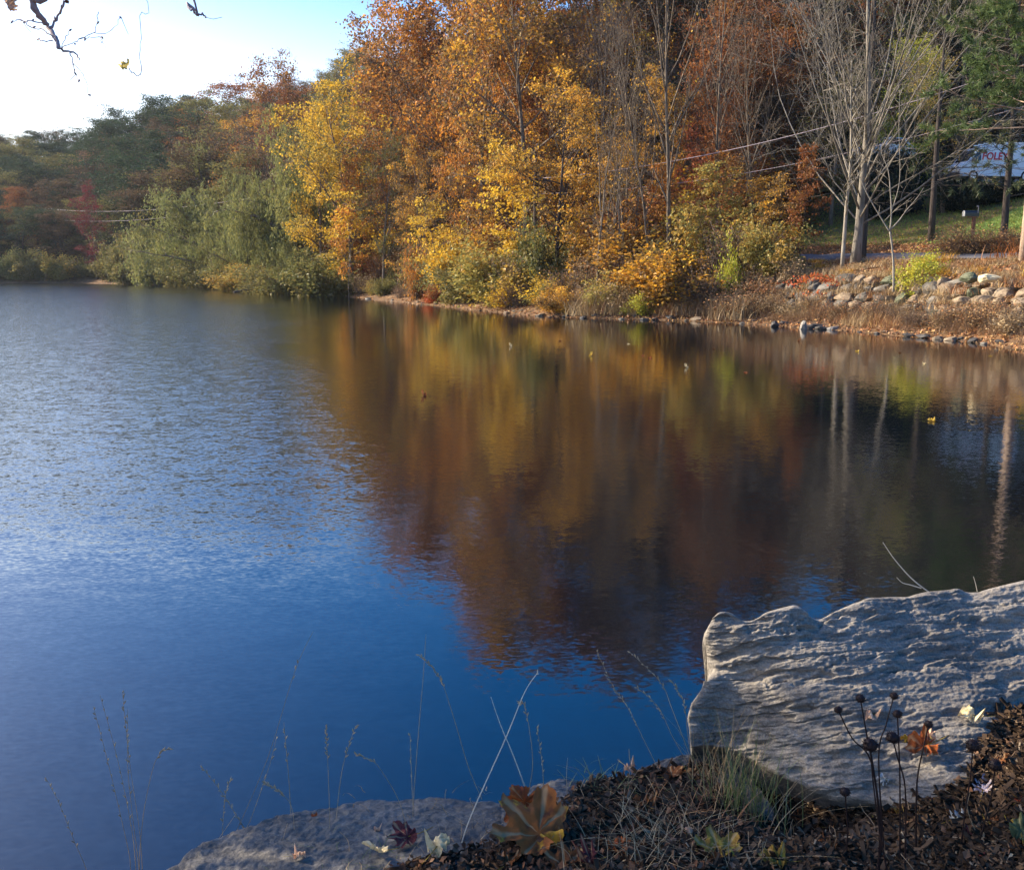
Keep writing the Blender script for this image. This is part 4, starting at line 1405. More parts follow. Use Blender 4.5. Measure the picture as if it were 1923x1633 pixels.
cx_, cy_, cz_ = ground_px(1655, 66.5)
car = vehicle('parked_car', (cx_, cy_, atY(1655, 302, 66.5).z), .5, 'small white car half hidden in the dark bushes left of the van', 'car',
              [(-2.1, .3), (-2.15, .6), (-1.95, .82), (-1.0, .92), (-.45, 1.38), (.9, 1.42), (1.6, .98), (2.1, .92), (2.15, .3)],
              [('windscreen', [(-.97, -.66, .96), (-.97, .66, .96), (-.50, .6, 1.34), (-.50, -.6, 1.34)]),
               ('side_window', [(-.80, -.875, .96), (1.2, -.875, .96), (.82, -.84, 1.33), (-.42, -.84, 1.33)])], 4.3, (-1.35, 1.35), W=1.72, taper=.05)
for sy in (-1, 1):
    mb = MB(); mb.box((-2.06, sy * .6, .66), (.10, .3, .14)); mb.build('headlight', m_lamp, car)

# ------------------------------------------------------------------ house behind the pines
m_side = noisemat('blue_grey_clapboard', [(.3, (.36, .42, .50)), (.7, (.44, .50, .58))], scale=1.2, detail=3, rough=.7)
m_roof = noisemat('roof_shingle', [(.3, (.05, .05, .055)), (.7, (.11, .105, .11))], scale=3, detail=6, rough=.9)
m_wt = plain('white_trim', (.75, .75, .74), rough=.5)
hx, hy, hz = ground_px(1930, 79)
hz = 8.9
house = empty('house', (hx, hy, hz), -.25, 'blue-grey clapboard house half hidden behind the pines above the van', 'house')
mb = MB(); mb.box((0, 0, 2.3), (10, 7, 6.6))
for k in range(18):
    mb.box((0, -3.51, -.2 + k * .32), (10.02, .025, .02))
mb.build('wall', m_side, house)
mb = MB(); mb.prism([(-4.0, 5.45), (0, 8.3), (4.0, 5.45), (4.0, 5.7), (0, 8.6), (-4.0, 5.7)], -5.4, 5.4)
o = mb.build('roof', m_roof, house); o.rotation_euler = (0, 0, R(90))
mb = MB(); mb.add([(-5.0, 3.49, 5.6), (-5.0, -3.49, 5.6), (-5.0, 0, 8.1)], [(0, 1, 2)]); mb.add([(5.0, -3.49, 5.6), (5.0, 3.49, 5.6), (5.0, 0, 8.1)], [(0, 1, 2)]); mb.build('gable', m_side, house)
for wx in (-3.7, -1.5, 1.2, 3.6):
    for wz in (1.5, 4.1):
        w_ = empty('window'); w_.parent = house; w_.location = (wx, -3.52, wz)
        mb = MB()
        mb.box((-.5, -.03, 0), (.10, .08, 1.5)); mb.box((.5, -.03, 0), (.10, .08, 1.5)); mb.box((0, -.03, .72), (.9, .08, .10)); mb.box((0, -.03, -.72), (.9, .10, .10)); mb.box((0, -.02, 0), (.9, .05, .06))
        mb.build('frame', m_wt, w_)
        mb = MB(); mb.box((0, .0, 0), (.9, .03, 1.34)); mb.build('pane', m_glass, w_)

# ------------------------------------------------------------------ wires
m_wire = plain('pale_cable', (.42, .34, .35), rough=.5)
m_pole = BKD


def wire(pa, pb, sag, r, label, name='cable'):
    mb = MB(); n = 24
    P = [np.array(pa) + (np.array(pb) - np.array(pa)) * i / n + np.array([0, 0, -4 * sag * (i / n) * (1 - i / n)]) for i in range(n + 1)]
    mb.tube(P, [r] * (n + 1), 5)
    tag(mb.build(name, m_wire), label, 'cable')


def pole(px, Y, H, label):
    x, y, z = ground_px(px, Y)
    root = empty('utility_pole', (x, y, z), 0, label, 'utility pole')
    mb = MB(); mb.tube([(0, 0, -.5), (0, 0, H * .5), (0, 0, H)], [.17, .15, .12], 10); mb.build('pole', BKD, root)
    mb = MB(); mb.box((0, 0, H - .5), (1.9, .1, .12)); mb.build('crossarm', BKD, root)
    return x, y, z + H
pA = pole(1005, 62, 7.0, 'dark utility pole hidden among the golden oaks at the left end of the pale cable')
pB = pole(2040, 46, 9.0, 'dark utility pole beyond the feathery pine at the right end of the pale cable')
a = (pA[0], pA[1], pA[2] - .4); b = (pB[0], pB[1], pB[2] - .4)
wire(a, b, 1.1, .020, 'upper pale cable strung behind the bare grey trees')
wire((a[0], a[1], a[2] - .9), (b[0], b[1], b[2] - 2.0), 1.1, .012, 'lower thin cable strung behind the bare grey trees')
qa = atY(90, 392, 190); qb = atY(470, 372, 130)
wire(tuple(qa), tuple(qb), 1.0, .022, 'upper of two cables crossing in front of the far left wood')
qa = atY(100, 412, 190); qb = atY(470, 386, 130)
wire(tuple(qa), tuple(qb), 1.0, .022, 'lower of two cables crossing in front of the far left wood')

# ------------------------------------------------------------------ near bank: soil
def nz(x, y, z=0.0): return noise.noise(Vector((x, y, z)))


edge_px = [(500, 1760), (640, 1690), (720, 1668), (800, 1640), (880, 1622), (960, 1590), (1035, 1542), (1100, 1495), (1200, 1472), (1300, 1452), (1420, 1445), (1560, 1440), (1640, 1420), (1700, 1380), (1800, 1300), (1923, 1240), (2200, 1220), (2600, 1200)]
EP = np.array([tuple(atZ(a, b, .98 + .16 * max(0, min(1, (a - 1500) / 420))))[:2] for a, b in edge_px])


def soil_z(x, y):
    yb = np.interp(x, EP[:, 0], EP[:, 1])
    d = yb - y                                   # positive towards the camera
    z = .985 + .20 * sm(.80, 1.40, x)
    z = z - .075 * np.exp(-((x - .74) / .17) ** 2) * sm(2.15, 2.4, y)
    z = z - 1.6 * np.clip(-.60 - x, 0, .8)
    z = z + .10 * np.clip(d, 0, .5) - .55 * np.clip(-d, 0, .25) - 1.2 * np.clip(-d - .25, 0, .6)
    return z


gx = np.arange(-1.7, 4.2, .022); gy = np.arange(-.6, 3.6, .022)
SX, SY = np.meshgrid(gx, gy)
SZ = soil_z(SX, SY)
bump_ = np.array([nz(a * 7, b * 7) * .012 + nz(a * 25, b * 25, 3) * .008 + nz(a * 60, b * 60, 5) * .004 for a, b in zip(SX.ravel(), SY.ravel())]).reshape(SX.shape)
SZ = SZ + bump_
m_soil = noisemat('dark_mulch_soil', [(.3, (.012, .009, .007)), (.5, (.035, .024, .018)), (.7, (.07, .048, .033)), (.85, (.12, .085, .06))], scale=30, detail=10, bump=.006, bscale=70, rough=.95)
so = tag(gridmesh('soil', SX, SY, SZ, m_soil), kind='structure')

# ------------------------------------------------------------------ near rocks
def rockmat(name, stops, stretch, scale, bump, streak=.5):
    m, t, out = newmat(name)
    p = N(t, 'ShaderNodeBsdfPrincipled', i_Roughness=.82)
    p.inputs['Specular IOR Level'].default_value = .25
    tc = N(t, 'ShaderNodeTexCoord')
    mp = N(t, 'ShaderNodeMapping', i_Scale=stretch, i_Rotation=(0, R(6), 0))
    t.links.new(tc.outputs['Object'], mp.inputs[0])
    a = N(t, 'ShaderNodeTexNoise', i_Scale=scale, i_Detail=10.0, i_Roughness=.7, i_Distortion=.4)
    b = N(t, 'ShaderNodeTexNoise', i_Scale=2.2, i_Detail=6.0)
    c = N(t, 'ShaderNodeTexNoise', i_Scale=190.0, i_Detail=3.0)
    t.links.new(mp.outputs[0], a.inputs['Vector']); t.links.new(tc.outputs['Object'], b.inputs['Vector']); t.links.new(tc.outputs['Object'], c.inputs['Vector'])
    s1 = N(t, 'ShaderNodeMath', operation='MULTIPLY_ADD', i_1=streak); t.links.new(a.outputs['Fac'], s1.inputs[0])
    s2 = N(t, 'ShaderNodeMath', operation='MULTIPLY', i_1=.32); t.links.new(b.outputs['Fac'], s2.inputs[0])
    s3 = N(t, 'ShaderNodeMath', operation='MULTIPLY_ADD', i_1=.30); t.links.new(c.outputs['Fac'], s3.inputs[0]); t.links.new(s2.outputs[0], s3.inputs[2])
    t.links.new(s3.outputs[0], s1.inputs[2])
    t.links.new(ramp(t, stops, s1.outputs[0]), p.inputs['Base Color'])
    bp = N(t, 'ShaderNodeBump', i_Strength=1.0, i_Distance=bump)
    t.links.new(s1.outputs[0], bp.inputs['Height']); t.links.new(bp.outputs[0], p.inputs['Normal'])
    t.links.new(p.outputs[0], out.inputs[0])
    return m


m_slab = rockmat('grey_gneiss', [(.38, (.05, .047, .043)), (.48, (.125, .110, .092)), (.58, (.22, .193, .156)), (.72, (.37, .33, .27))], (2.2, 14, 22), 4.0, .010)
m_shelf = rockmat('dark_grey_rock', [(.40, (.04, .037, .033)), (.52, (.085, .078, .068)), (.66, (.15, .138, .12)), (.8, (.26, .235, .20))], (4, 6, 8), 5.0, .010, .55)

slab_top = [(1334, 1160), (1350, 1151), (1375, 1152), (1400, 1163), (1420, 1158), (1440, 1147), (1480, 1136), (1497, 1134), (1512, 1140), (1532, 1156), (1550, 1152), (1575, 1140), (1610, 1127), (1640, 1118), (1700, 1116),
            (1740, 1108), (1780, 1104), (1800, 1102), (1830, 1107), (1870, 1098), (1923, 1086), (2000, 1070), (2100, 1062), (2250, 1085), (2400, 1130)]
slab_bot = [(1300, 1404), (1330, 1402), (1362, 1408), (1395, 1422), (1430, 1440), (1460, 1456), (1500, 1472), (1550, 1490), (1590, 1500), (1640, 1508), (1690, 1516), (1740, 1520), (1800, 1520), (1860, 1518), (1923, 1515), (2000, 1512), (2100, 1510), (2250, 1500), (2400, 1490)]


def along(P, n):
    Q = catmull([tuple(p) for p in P], 8, closed=False)
    x = Q[:, 0]
    l = np.concatenate([[0], np.cumsum(np.linalg.norm(np.diff(Q, axis=0), axis=1))]); l /= l[-1]
    u = np.linspace(0, 1, n)
    return np.stack([np.interp(u, l, Q[:, 0]), np.interp(u, l, Q[:, 1])], 1)


NU, NV = 500, 280
At = along(slab_top, NU); Ab = along(slab_bot, NU)
Ats = At.copy()
Ats[:, 1] = np.interp(At[:, 0], [1334, 1500, 1700, 1923, 2400], [1158, 1143, 1117, 1088, 1100])
# left edge: px offsets by height (v from bottom 0 to top 1)
lv = np.array([0, .10, .25, .33, .45, .60, .64, .75, .84, .90, 1.0])
lx = np.array([1302, 1298, 1296, 1300, 1322, 1333, 1330, 1326, 1321, 1326, 1334])
V_ = np.zeros((NV, NU, 3))
vv_ = np.linspace(0, 1, NV)
for j, v in enumerate(vv_):
    pxs = Ab[:, 0] * (1 - v) + At[:, 0] * v
    pys = Ab[:, 1] * (1 - v) + Ats[:, 1] * v + (At[:, 1] - Ats[:, 1]) * v ** 6
    wL = np.exp(-np.linspace(0, 1, NU) * 22)
    pxs = pxs + (np.interp(v, lv, lx) - pxs[0]) * wL
    for i in range(NU):
        u = i / (NU - 1)
        Yb = atZ(Ab[i, 0], Ab[i, 1], 1.075 + .03 * sm(1650, 1850, Ab[i, 0])).y
        Yt = 2.62 + .35 * u
        Y = Yb + (Yt - Yb) * (v ** 1.0) + .05 * (1 - 4 * (v - .5) ** 2) * -.35
        Y += .03 * math.sin(u * 9 + v * 4) + .05 * sm(.50, .60, v) * math.exp(-u * 14)
        p = atY(pxs[i], pys[i], Y)
        V_[j, i] = p
# displacement along the surface normal: tilted ledges, pits, grain
dU = np.gradient(V_, axis=1); dV = np.gradient(V_, axis=0)
NR = np.cross(dU, dV); NR /= np.linalg.norm(NR, axis=2)[:, :, None]
edge = np.minimum(np.minimum(np.linspace(0, 1, NU)[None, :] * 45, (1 - vv_)[:, None] * 34), (vv_[:, None]) * 30 + .0)
edge = np.clip(edge, 0, 1)
D = np.zeros((NV, NU))
for j in range(NV):
    for i in range(NU):
        x, y, z = V_[j, i]
        a = x * 1.0; b = z * .94 + y * .5 - x * .10
        d_ = nz(a * 1.5, b * 3.6, 5) * .008
        for fr_, am, sd_ in ((12, .012, 1.0), (31, .0095, 2.0), (74, .0062, 3.0)):
            Lq = b * fr_ + nz(a * 1.4, b * 3, sd_) * 1.3 + nz(a * 7, b * 9, sd_ + 4) * .55 + nz(a * 26, b * 30, sd_ + 8) * .22 + nz(a * 80, b * 90, sd_) * .10
            kq = math.floor(Lq); fq = Lq - kq
            h0 = nz(kq * 7.31 + sd_, a * 2.6 * (1 + sd_)) ; h1 = nz((kq + 1) * 7.31 + sd_, a * 2.6 * (1 + sd_))
            tq = 0 if fq < .88 else (fq - .88) / .12
            d_ += (h0 + (h1 - h0) * tq) * am
            if fq > .86 and sd_ < 3 and nz(kq * 3.3 + sd_, a * 3.1) > .05: d_ -= am * .75 * (1 - abs(fq - .93) / .07)
        kk_ = nz(a * 4, b * 20, 9) + .5 * nz(a * 22, b * 60, 10)
        if kk_ > .18: d_ -= min(.012, (kk_ - .18) * .045)
        d_ += nz(a * 70, b * 130, 6) * .0030
        D[j, i] = d_
V_ += NR * (D * (.35 + .65 * edge))[:, :, None]
V_ -= NR * ((1 - edge) ** 2 * .012)[:, :, None]
me_v = V_.reshape(-1, 3).tolist()
I = np.arange(NV * NU).reshape(NV, NU)
faces = np.stack([I[:-1, :-1], I[:-1, 1:], I[1:, 1:], I[1:, :-1]], -1).reshape(-1, 4).tolist()
loop = list(I[0, :]) + list(I[1:, -1]) + list(I[-1, -2::-1]) + list(I[-2:0:-1, 0])
cen = np.array([1.0, 2.95, .95])
prev = [int(q) for q in loop]
base_pts = np.array([me_v[q] for q in prev])
rr_ = np.random.default_rng(2)
for k, (sh, bk, dn) in enumerate([(.010, .02, .012), (.03, .07, .05), (.06, .16, .16), (.12, .26, .34), (.25, .34, .52)]):
    P = base_pts.copy()
    P[:, 0] = P[:, 0] * (1 - sh) + cen[0] * sh
    P[:, 1] += bk * np.clip(1.25 - (P[:, 2] - 1.05) * 1.3, .25, 1)
    P[:, 2] = P[:, 2] * (1 - sh * .5) + cen[2] * sh * .5 - dn
    P += np.array([[nz(q[0] * 9, q[1] * 9, q[2] * 9 + k), nz(q[0] * 9, q[1] * 9 + 5, q[2] * 9 + k), nz(q[0] * 9 + 3, q[1] * 9, q[2] * 9)] for q in P]) * .02
    st = len(me_v); me_v += P.tolist()
    n = len(prev); cur = list(range(st, st + n))
    for i in range(n): faces.append((prev[i], cur[i], cur[(i + 1) % n], prev[(i + 1) % n]))
    prev = cur
faces.append(tuple(prev))
me = bpy.data.meshes.new('slab'); me.from_pydata(me_v, [], faces); me.materials.append(m_slab)
me.polygons.foreach_set('use_smooth', [True] * len(me.polygons)); me.update()
slab = link_mesh('rock_slab', me)
tag(slab, 'large pale grey layered slab of rock tilted towards the viewer, sunlit on its upper face', 'rock')


def ledge_rock(name, outline, z0, depth, mat, label, seed, nu=420, amp=.012, drop=.5, zr=0.0):
    A = along(outline, nu)
    W = np.array([tuple(atZ(a, b, z0 + zr * (i / nu))) for i, (a, b) in enumerate(A)])
    rows = []
    # outer face, lip, top
    prof = [(-.10, -drop), (-.06, -drop * .55), (-.035, -.16), (-.022, -.07), (-.012, -.03), (-.004, -.010)] + [(v * depth, 0) for v in np.linspace(0, 1, 150) ** 1.0]
    for (o, dz) in prof:
        P = W.copy()
        P[:, 1] -= o
        P[:, 2] += dz
        for i, q in enumerate(P):
            h = nz(q[0] * 3 + seed, q[1] * 3) * 1.2 + nz(q[0] * 11, q[1] * 14 + seed, q[2] * 9) * .7 + nz(q[0] * 34, q[1] * 55, q[2] * 30 + seed) * .42 + nz(q[0] * 80, q[1] * 110, seed) * .30 - .9 * max(0, nz(q[0] * 9, q[1] * 26 + seed, 2.2) - .22)
            P[i, 2] += h * amp + (.02 * min(1, max(0, o) / .3))
            P[i, 1] += nz(q[0] * 6 + seed, 4.4) * .02 + nz(q[0] * 30 + seed, q[2] * 20) * .006
        rows.append(P)
    G = np.array(rows)
    # back side skirt
    last = G[-1].copy(); last[:, 2] -= .3; G = np.concatenate([G, last[None]], 0)
    h, w_ = G.shape[:2]
    I = np.arange(h * w_).reshape(h, w_)
    fs = np.stack([I[:-1, :-1], I[:-1, 1:], I[1:, 1:], I[1:, :-1]], -1).reshape(-1, 4)[:, ::-1].tolist()
    fs.append(tuple(int(q) for q in I[:, 0])); fs.append(tuple(int(q) for q in I[::-1, -1]))
    fs.append(tuple(int(q) for q in list(I[0, :][::-1]) ))if False else None
    me = bpy.data.meshes.new(name); me.from_pydata(G.reshape(-1, 3).tolist(), [], fs); me.materials.append(mat)
    me.polygons.foreach_set('use_smooth', [True] * len(me.polygons)); me.update()
    o = link_mesh(name, me)
    return tag(o, label, 'rock')


shelf = ledge_rock('rock_ledge', [(60, 1850), (180, 1720), (290, 1640), (340, 1607), (395, 1578), (450, 1558), (520, 1533), (600, 1514), (680, 1502), (750, 1497), (830, 1499), (900, 1505), (980, 1502), (1060, 1500), (1140, 1505), (1180, 1520)],
                   .955, .75, m_shelf, 'low dark rock ledge sloping down into the water at the lower left', 3.3)
rock2 = ledge_rock('rock_ledge', [(940, 1512), (975, 1495), (1010, 1479), (1060, 1468), (1110, 1465), (1160, 1458), (1185, 1447), (1215, 1432), (1245, 1429), (1290, 1420), (1340, 1418), (1400, 1430)],
                   .985, .30, m_shelf, 'small rough grey rock between the dark ledge and the big slab', 8.1, nu=160, amp=.016)

# surface finder for things that lie on the near bank
from mathutils.bvhtree import BVHTree
bv_v = []; bv_f = []
for o in (slab, shelf, rock2, so):
    k = len(bv_v)
    bv_v += [tuple(v.co) for v in o.data.vertices]; bv_f += [tuple(i + k for i in p.vertices) for p in o.data.polygons if len(p.vertices) <= 4]
BV = BVHTree.FromPolygons(bv_v, bv_f)


def hit(px, py):
    d = ray(px, py).normalized()
    h = BV.ray_cast(Vector((0, 0, CAMZ)), d, 8)
    if h[0] is None: return atZ(px, py, .95), Vector((0, 0, 1))
    n = h[1] if h[1].dot(d) < 0 else -h[1]
    return h[0], n


def down(x, y):
    h = BV.ray_cast(Vector((x, y, 2.2)), Vector((0, 0, -1)), 3)
    return h[0].z if h[0] is not None else float(soil_z(x, y))


# ------------------------------------------------------------------ mulch, litter
def chips(name, n, mat, ln_, wd_, region, kindname='stuff', lift=.004, tilt=.35):
    rq_ = np.random.default_rng(hash(name) % 1000 if False else len(name) * 7)
    Q = []
    mb = MB(); cnt = 0
    while cnt < n:
        px = rq_.uniform(*region[0]); py = rq_.uniform(*region[1])
        p, nn = hit(px, py)
        if abs(p.z - float(soil_z(p.x, p.y))) > .03: 
            if rq_.random() < .5: cnt += 1
            continue
        az = rq_.uniform(0, 3.14); t = rq_.normal(0, tilt)
        L_ = rq_.uniform(*ln_); W_ = rq_.uniform(*wd_)
        M_ = Matrix.Rotation(az, 4, 'Z') @ Matrix.Rotation(t, 4, 'Y') @ Matrix.Rotation(rq_.normal(0, .5), 4, 'X')
        mb.box((p.x, p.y, p.z + lift + abs(math.sin(t)) * L_ * .3), (L_, W_, W_ * rq_.uniform(.2, .5)), M=M_)
        cnt += 1
    return tag(mb.build(name, mat), kind='stuff')


m_ch1 = leafmat('mulch_bark', [(.045, .028, .018), (.085, .055, .034), (.02, .014, .010), (.14, .09, .055)], trans=0.0, gloss=0, patch=8)
m_ch2 = leafmat('pale_wood_chip', [(.30, .22, .13), (.19, .13, .08), (.40, .31, .19)], trans=0.0, gloss=0, patch=8)
chips('mulch', 9000, m_ch1, (.006, .055), (.004, .012), ((1080, 1990), (1330, 1680)))
chips('wood_chips', 600, m_ch2, (.012, .040), (.003, .007), ((1080, 1990), (1330, 1680)), lift=.007)
chips('dark_mulch', 2600, m_ch1, (.010, .035), (.004, .010), ((560, 1300), (1480, 1690)))
# brown leaf scraps and twigs on the left part of the soil
rq = np.random.default_rng(77)
Cn = []
while len(Cn) < 1100:
    px = rq.uniform(600, 1960); py = rq.uniform(1330, 1680)
    if px > 1400 and rq.random() > .16: continue
    p, nn = hit(px, py)
    if abs(p.z - float(soil_z(p.x, p.y))) > .035: continue
    Cn.append((p.x, p.y, p.z + .008 + abs(rq.normal(0, .008))))
mb = MB(); mb.quads(leaf_quads(rq, Cn, 1, (0, 0, 0), .021, flatn=.6, aspect=.8))
m_scrap = leafmat('leaf_scraps', [(.18, .085, .045), (.10, .055, .035), (.22, .13, .08), (.06, .04, .03)], trans=.15, gloss=0, patch=6)
tag(mb.build('leaf_scraps', m_scrap), kind='stuff')
mb = MB()
for i in range(420):
    px = rq.uniform(1090, 1420) if i % 3 else rq.uniform(640, 1960); py = rq.uniform(1470, 1670)
    p, nn = hit(px, py)
    P = grow(rq, np.array(p) + [0, 0, .004], np.array([rq.normal(), rq.normal(), abs(rq.normal(0, .5))]), rq.uniform(.03, .12), 4, .35, -.5)
    mb.quads(np.array([[a + [.0011, 0, 0], a - [.0011, 0, 0], b - [.0007, 0, .0005], b + [.0007, 0, .0005]] for a, b in zip(P[:-1], P[1:])]))
tag(mb.build('straw_litter', L['tan']), kind='stuff')

# ------------------------------------------------------------------ fallen leaves one by one
def leafblade_mat(name, cols, trans=.16, scale=9, rough=.9):
    scale = scale * 2.6
    m, t, out = newmat(name)
    tc = N(t, 'ShaderNodeTexCoord')
    nzn = N(t, 'ShaderNodeTexNoise', i_Scale=scale, i_Detail=6.0, i_Roughness=.6)
    t.links.new(tc.outputs['Object'], nzn.inputs['Vector'])
    n = len(cols)
    c = ramp(t, [(.36 + .28 * i / (n - 1), cc) for i, cc in enumerate(cols)], nzn.outputs['Fac'])
    av = N(t, 'ShaderNodeAttribute', attribute_name='vein')
    mv = N(t, 'ShaderNodeMath', operation='MULTIPLY', i_1=.45); t.links.new(av.outputs['Fac'], mv.inputs[0])
    mxv = N(t, 'ShaderNodeMix', data_type='RGBA'); t.links.new(mv.outputs[0], mxv.inputs[0]); t.links.new(c, mxv.inputs[6]); mxv.inputs[7].default_value = (.50, .38, .20, 1); c = mxv.outputs[2]
    p = N(t, 'ShaderNodeBsdfPrincipled', i_Roughness=rough); p.inputs['Specular IOR Level'].default_value = .08
    tr = N(t, 'ShaderNodeBsdfTranslucent')
    bp = N(t, 'ShaderNodeBump', i_Strength=.7, i_Distance=.003)
    n2_ = N(t, 'ShaderNodeTexNoise', i_Scale=scale * 5, i_Detail=4.0); t.links.new(tc.outputs['Object'], n2_.inputs['Vector'])
    t.links.new(n2_.outputs['Fac'], bp.inputs['Height']); t.links.new(bp.outputs[0], p.inputs['Normal'])
    t.links.new(c, p.inputs['Base Color']); t.links.new(c, tr.inputs[0])
    mx = N(t, 'ShaderNodeMixShader', i_Fac=trans)
    t.links.new(p.outputs[0], mx.inputs[1]); t.links.new(tr.outputs[0], mx.inputs[2]); t.links.new(mx.outputs[0], out.inputs[0])
    return m


LM = {
    'brown': leafblade_mat('brown_leaf', [(.11, .045, .02), (.20, .075, .025), (.14, .06, .03)], scale=2.5),
    'brownyellow': leafblade_mat('brown_leaf_yellow_patch', [(.10, .04, .025), (.24, .085, .025), (.28, .10, .03), (.20, .075, .03), (.60, .33, .04)], scale=.9),
    'russet': leafblade_mat('russet_leaf', [(.42, .12, .03), (.30, .08, .025), (.22, .06, .03)], scale=3),
    'cream': leafblade_mat('cream_leaf', [(.62, .48, .24), (.70, .58, .34), (.45, .33, .17)], scale=3),
    'peach': leafblade_mat('peach_leaf', [(.66, .44, .28), (.60, .34, .20), (.72, .55, .38)], scale=3),
    'maroon': leafblade_mat('maroon_leaf', [(.10, .025, .03), (.16, .05, .045), (.07, .02, .025)], scale=3),
    'yellow': leafblade_mat('yellow_leaf', [(.62, .42, .05), (.50, .30, .04), (.70, .52, .10)], scale=3),
    'ochre': leafblade_mat('ochre_leaf', [(.34, .21, .04), (.22, .12, .03), (.42, .29, .05)], scale=3),
    'grey': leafblade_mat('grey_leaf', [(.42, .42, .40), (.52, .52, .48), (.34, .35, .30)], scale=3),
    'lilac': leafblade_mat('lilac_grey_leaf', [(.36, .30, .36), (.48, .42, .48), (.28, .22, .26)], scale=3),
    'green': leafblade_mat('green_leaf', [(.07, .10, .05), (.11, .13, .06), (.06, .07, .04)], scale=3),
    'red': leafblade_mat('red_leaf', [(.40, .05, .02), (.30, .04, .02), (.5, .10, .03)], scale=3),
}


def leaf_mesh(seed, shape='maple', curl=.25):
    """unit-size leaf in the xy plane, tip towards +y, folded and curled"""
    rs_ = np.random.default_rng(seed)
    n = 90; rings = 10
    if shape == 'maple':
        lob = [(90, 1.0, 20), (40, .88, 17), (140, .86, 17), (-10, .66, 16), (190, .64, 16)]
        base_r = .44
    elif shape == 'oak':
        lob = [(90, 1.0, 14), (55, .78, 9), (125, .76, 9), (20, .62, 9), (160, .6, 9), (-20, .5, 10), (200, .5, 10)]
        base_r = .26
    else:
        lob = [(90, .62, 40), (-90, .36, 40)]; base_r = .42
    lob = [(c + rs_.uniform(-7, 7) * (shape != 'oval'), h * rs_.uniform(.82, 1.08), wd * rs_.uniform(.85, 1.2)) for c, h, wd in lob]
    vs = [(0, 0, 0)]; prof = []
    for i in range(n):
        th = 360 * i / n
        r = base_r
        for c, h, wd in lob:
            d = (th - c + 180) % 360 - 180
            r = max(r, base_r + (h - base_r) * math.exp(-(d / wd) ** 2 / 1.3))
        r *= 1 + (.11 * ((i * 5) % 7 / 6 - .5) if shape != 'oval' else .02 * math.sin(i))
        if shape != 'oval' and abs((th - 270 + 180) % 360 - 180) < 10: r *= .45
        prof.append(r)
    k1, k2, k3 = rs_.uniform(-1, 1, 3)
    for k in range(1, rings + 1):
        for i in range(n):
            th = 2 * math.pi * i / n; r = prof[i] * k / rings
            x, y = r * math.cos(th) * .5, r * math.sin(th) * .5
            z = curl * (x * x * (1.2 + k1) * 2 + y * y * (.8 + k2) * 1.6) + .10 * abs(x) + curl * .22 * nz(x * 6 + seed, y * 6) + .03 * nz(x * 16 + seed, y * 16) + curl * .45 * (k / rings) ** 2 * nz(math.cos(th) * 2.2 + seed, math.sin(th) * 2.2)
            for c, h, wd in lob:
                z -= .012 * math.exp(-(((math.degrees(th) - c + 180) % 360 - 180) / 3.5) ** 2) * (r > .05)
            vs.append((x, y, z))
    fs = [(0, 1 + i, 1 + (i + 1) % n) for i in range(n)]
    for k in range(rings - 1):
        for i in range(n):
            a = 1 + k * n
            fs.append((a + i, a + n + i, a + n + (i + 1) % n, a + (i + 1) % n))
    vein = [0.0]
    for k in range(1, rings + 1):
        for i in range(n):
            th_ = 360 * i / n; r_ = prof[i] * k / rings
            v_ = 0
            for c, h, wd in lob:
                dth = abs((th_ - c + 180) % 360 - 180)
                if dth < 4 and r_ < h * .95: v_ = 1
            vein.append(v_)
    me = bpy.data.meshes.new('leaf'); me.from_pydata(vs, [], fs)
    at_ = me.attributes.new('vein', 'FLOAT', 'POINT'); at_.data.foreach_set('value', vein); me.materials.append(LM['brown'])
    me.polygons.foreach_set('use_smooth', [True] * len(me.polygons)); me.update()
    mb = MB(); mb.tube([(0, -.02, .002), (.01, -.2, .012), (.03, -.42, .05), (.05, -.58, .10)], [.012, .010, .008, .007], 5)
    return me, mb.mesh('stalk', LM['ochre'], True)


LFM = {}
for i in range(4): LFM['maple%d' % i] = leaf_mesh(i, 'maple', (.3, .7, 1.0, .5)[i])
for i in range(3): LFM['oval%d' % i] = leaf_mesh(10 + i, 'oval', (.4, .9, .6)[i])
for i in range(2): LFM['oak%d' % i] = leaf_mesh(20 + i, 'oak', (.4, .8)[i])


def fallen(px, py, wpx, shape, mat, label, rz=0, tilt=(0, 0), lift=.004, stalk=True, group=None, up=0.0):
    p, n = hit(px, py)
    d = (p - Vector((0, 0, CAMZ))).length
    size = wpx / F * d * 1.05
    me, ms = LFM[shape]
    o = link_mesh('fallen_leaf', me, None, LM[mat])
    q = n.to_track_quat('Z', 'Y').to_matrix().to_4x4()
    if up: q = (Vector((0, 0, 1)) * (1 - up) + Vector((-.1, -1, .15)) * up).to_track_quat('Z', 'Y').to_matrix().to_4x4()
    o.matrix_world = Matrix.Translation(p + Vector((0, 0, 1)) * (lift + size * (.42 * up + .02))) @ Matrix.Rotation(0, 4, 'Z') @ q @ Matrix.Rotation(rz, 4, 'Z') @ Matrix.Rotation(tilt[0], 4, 'X') @ Matrix.Rotation(tilt[1], 4, 'Y') @ Matrix.Scale(size, 4)
    tag(o, label, 'leaf', group)
    if stalk: link_mesh('stalk', ms, o)
    return o


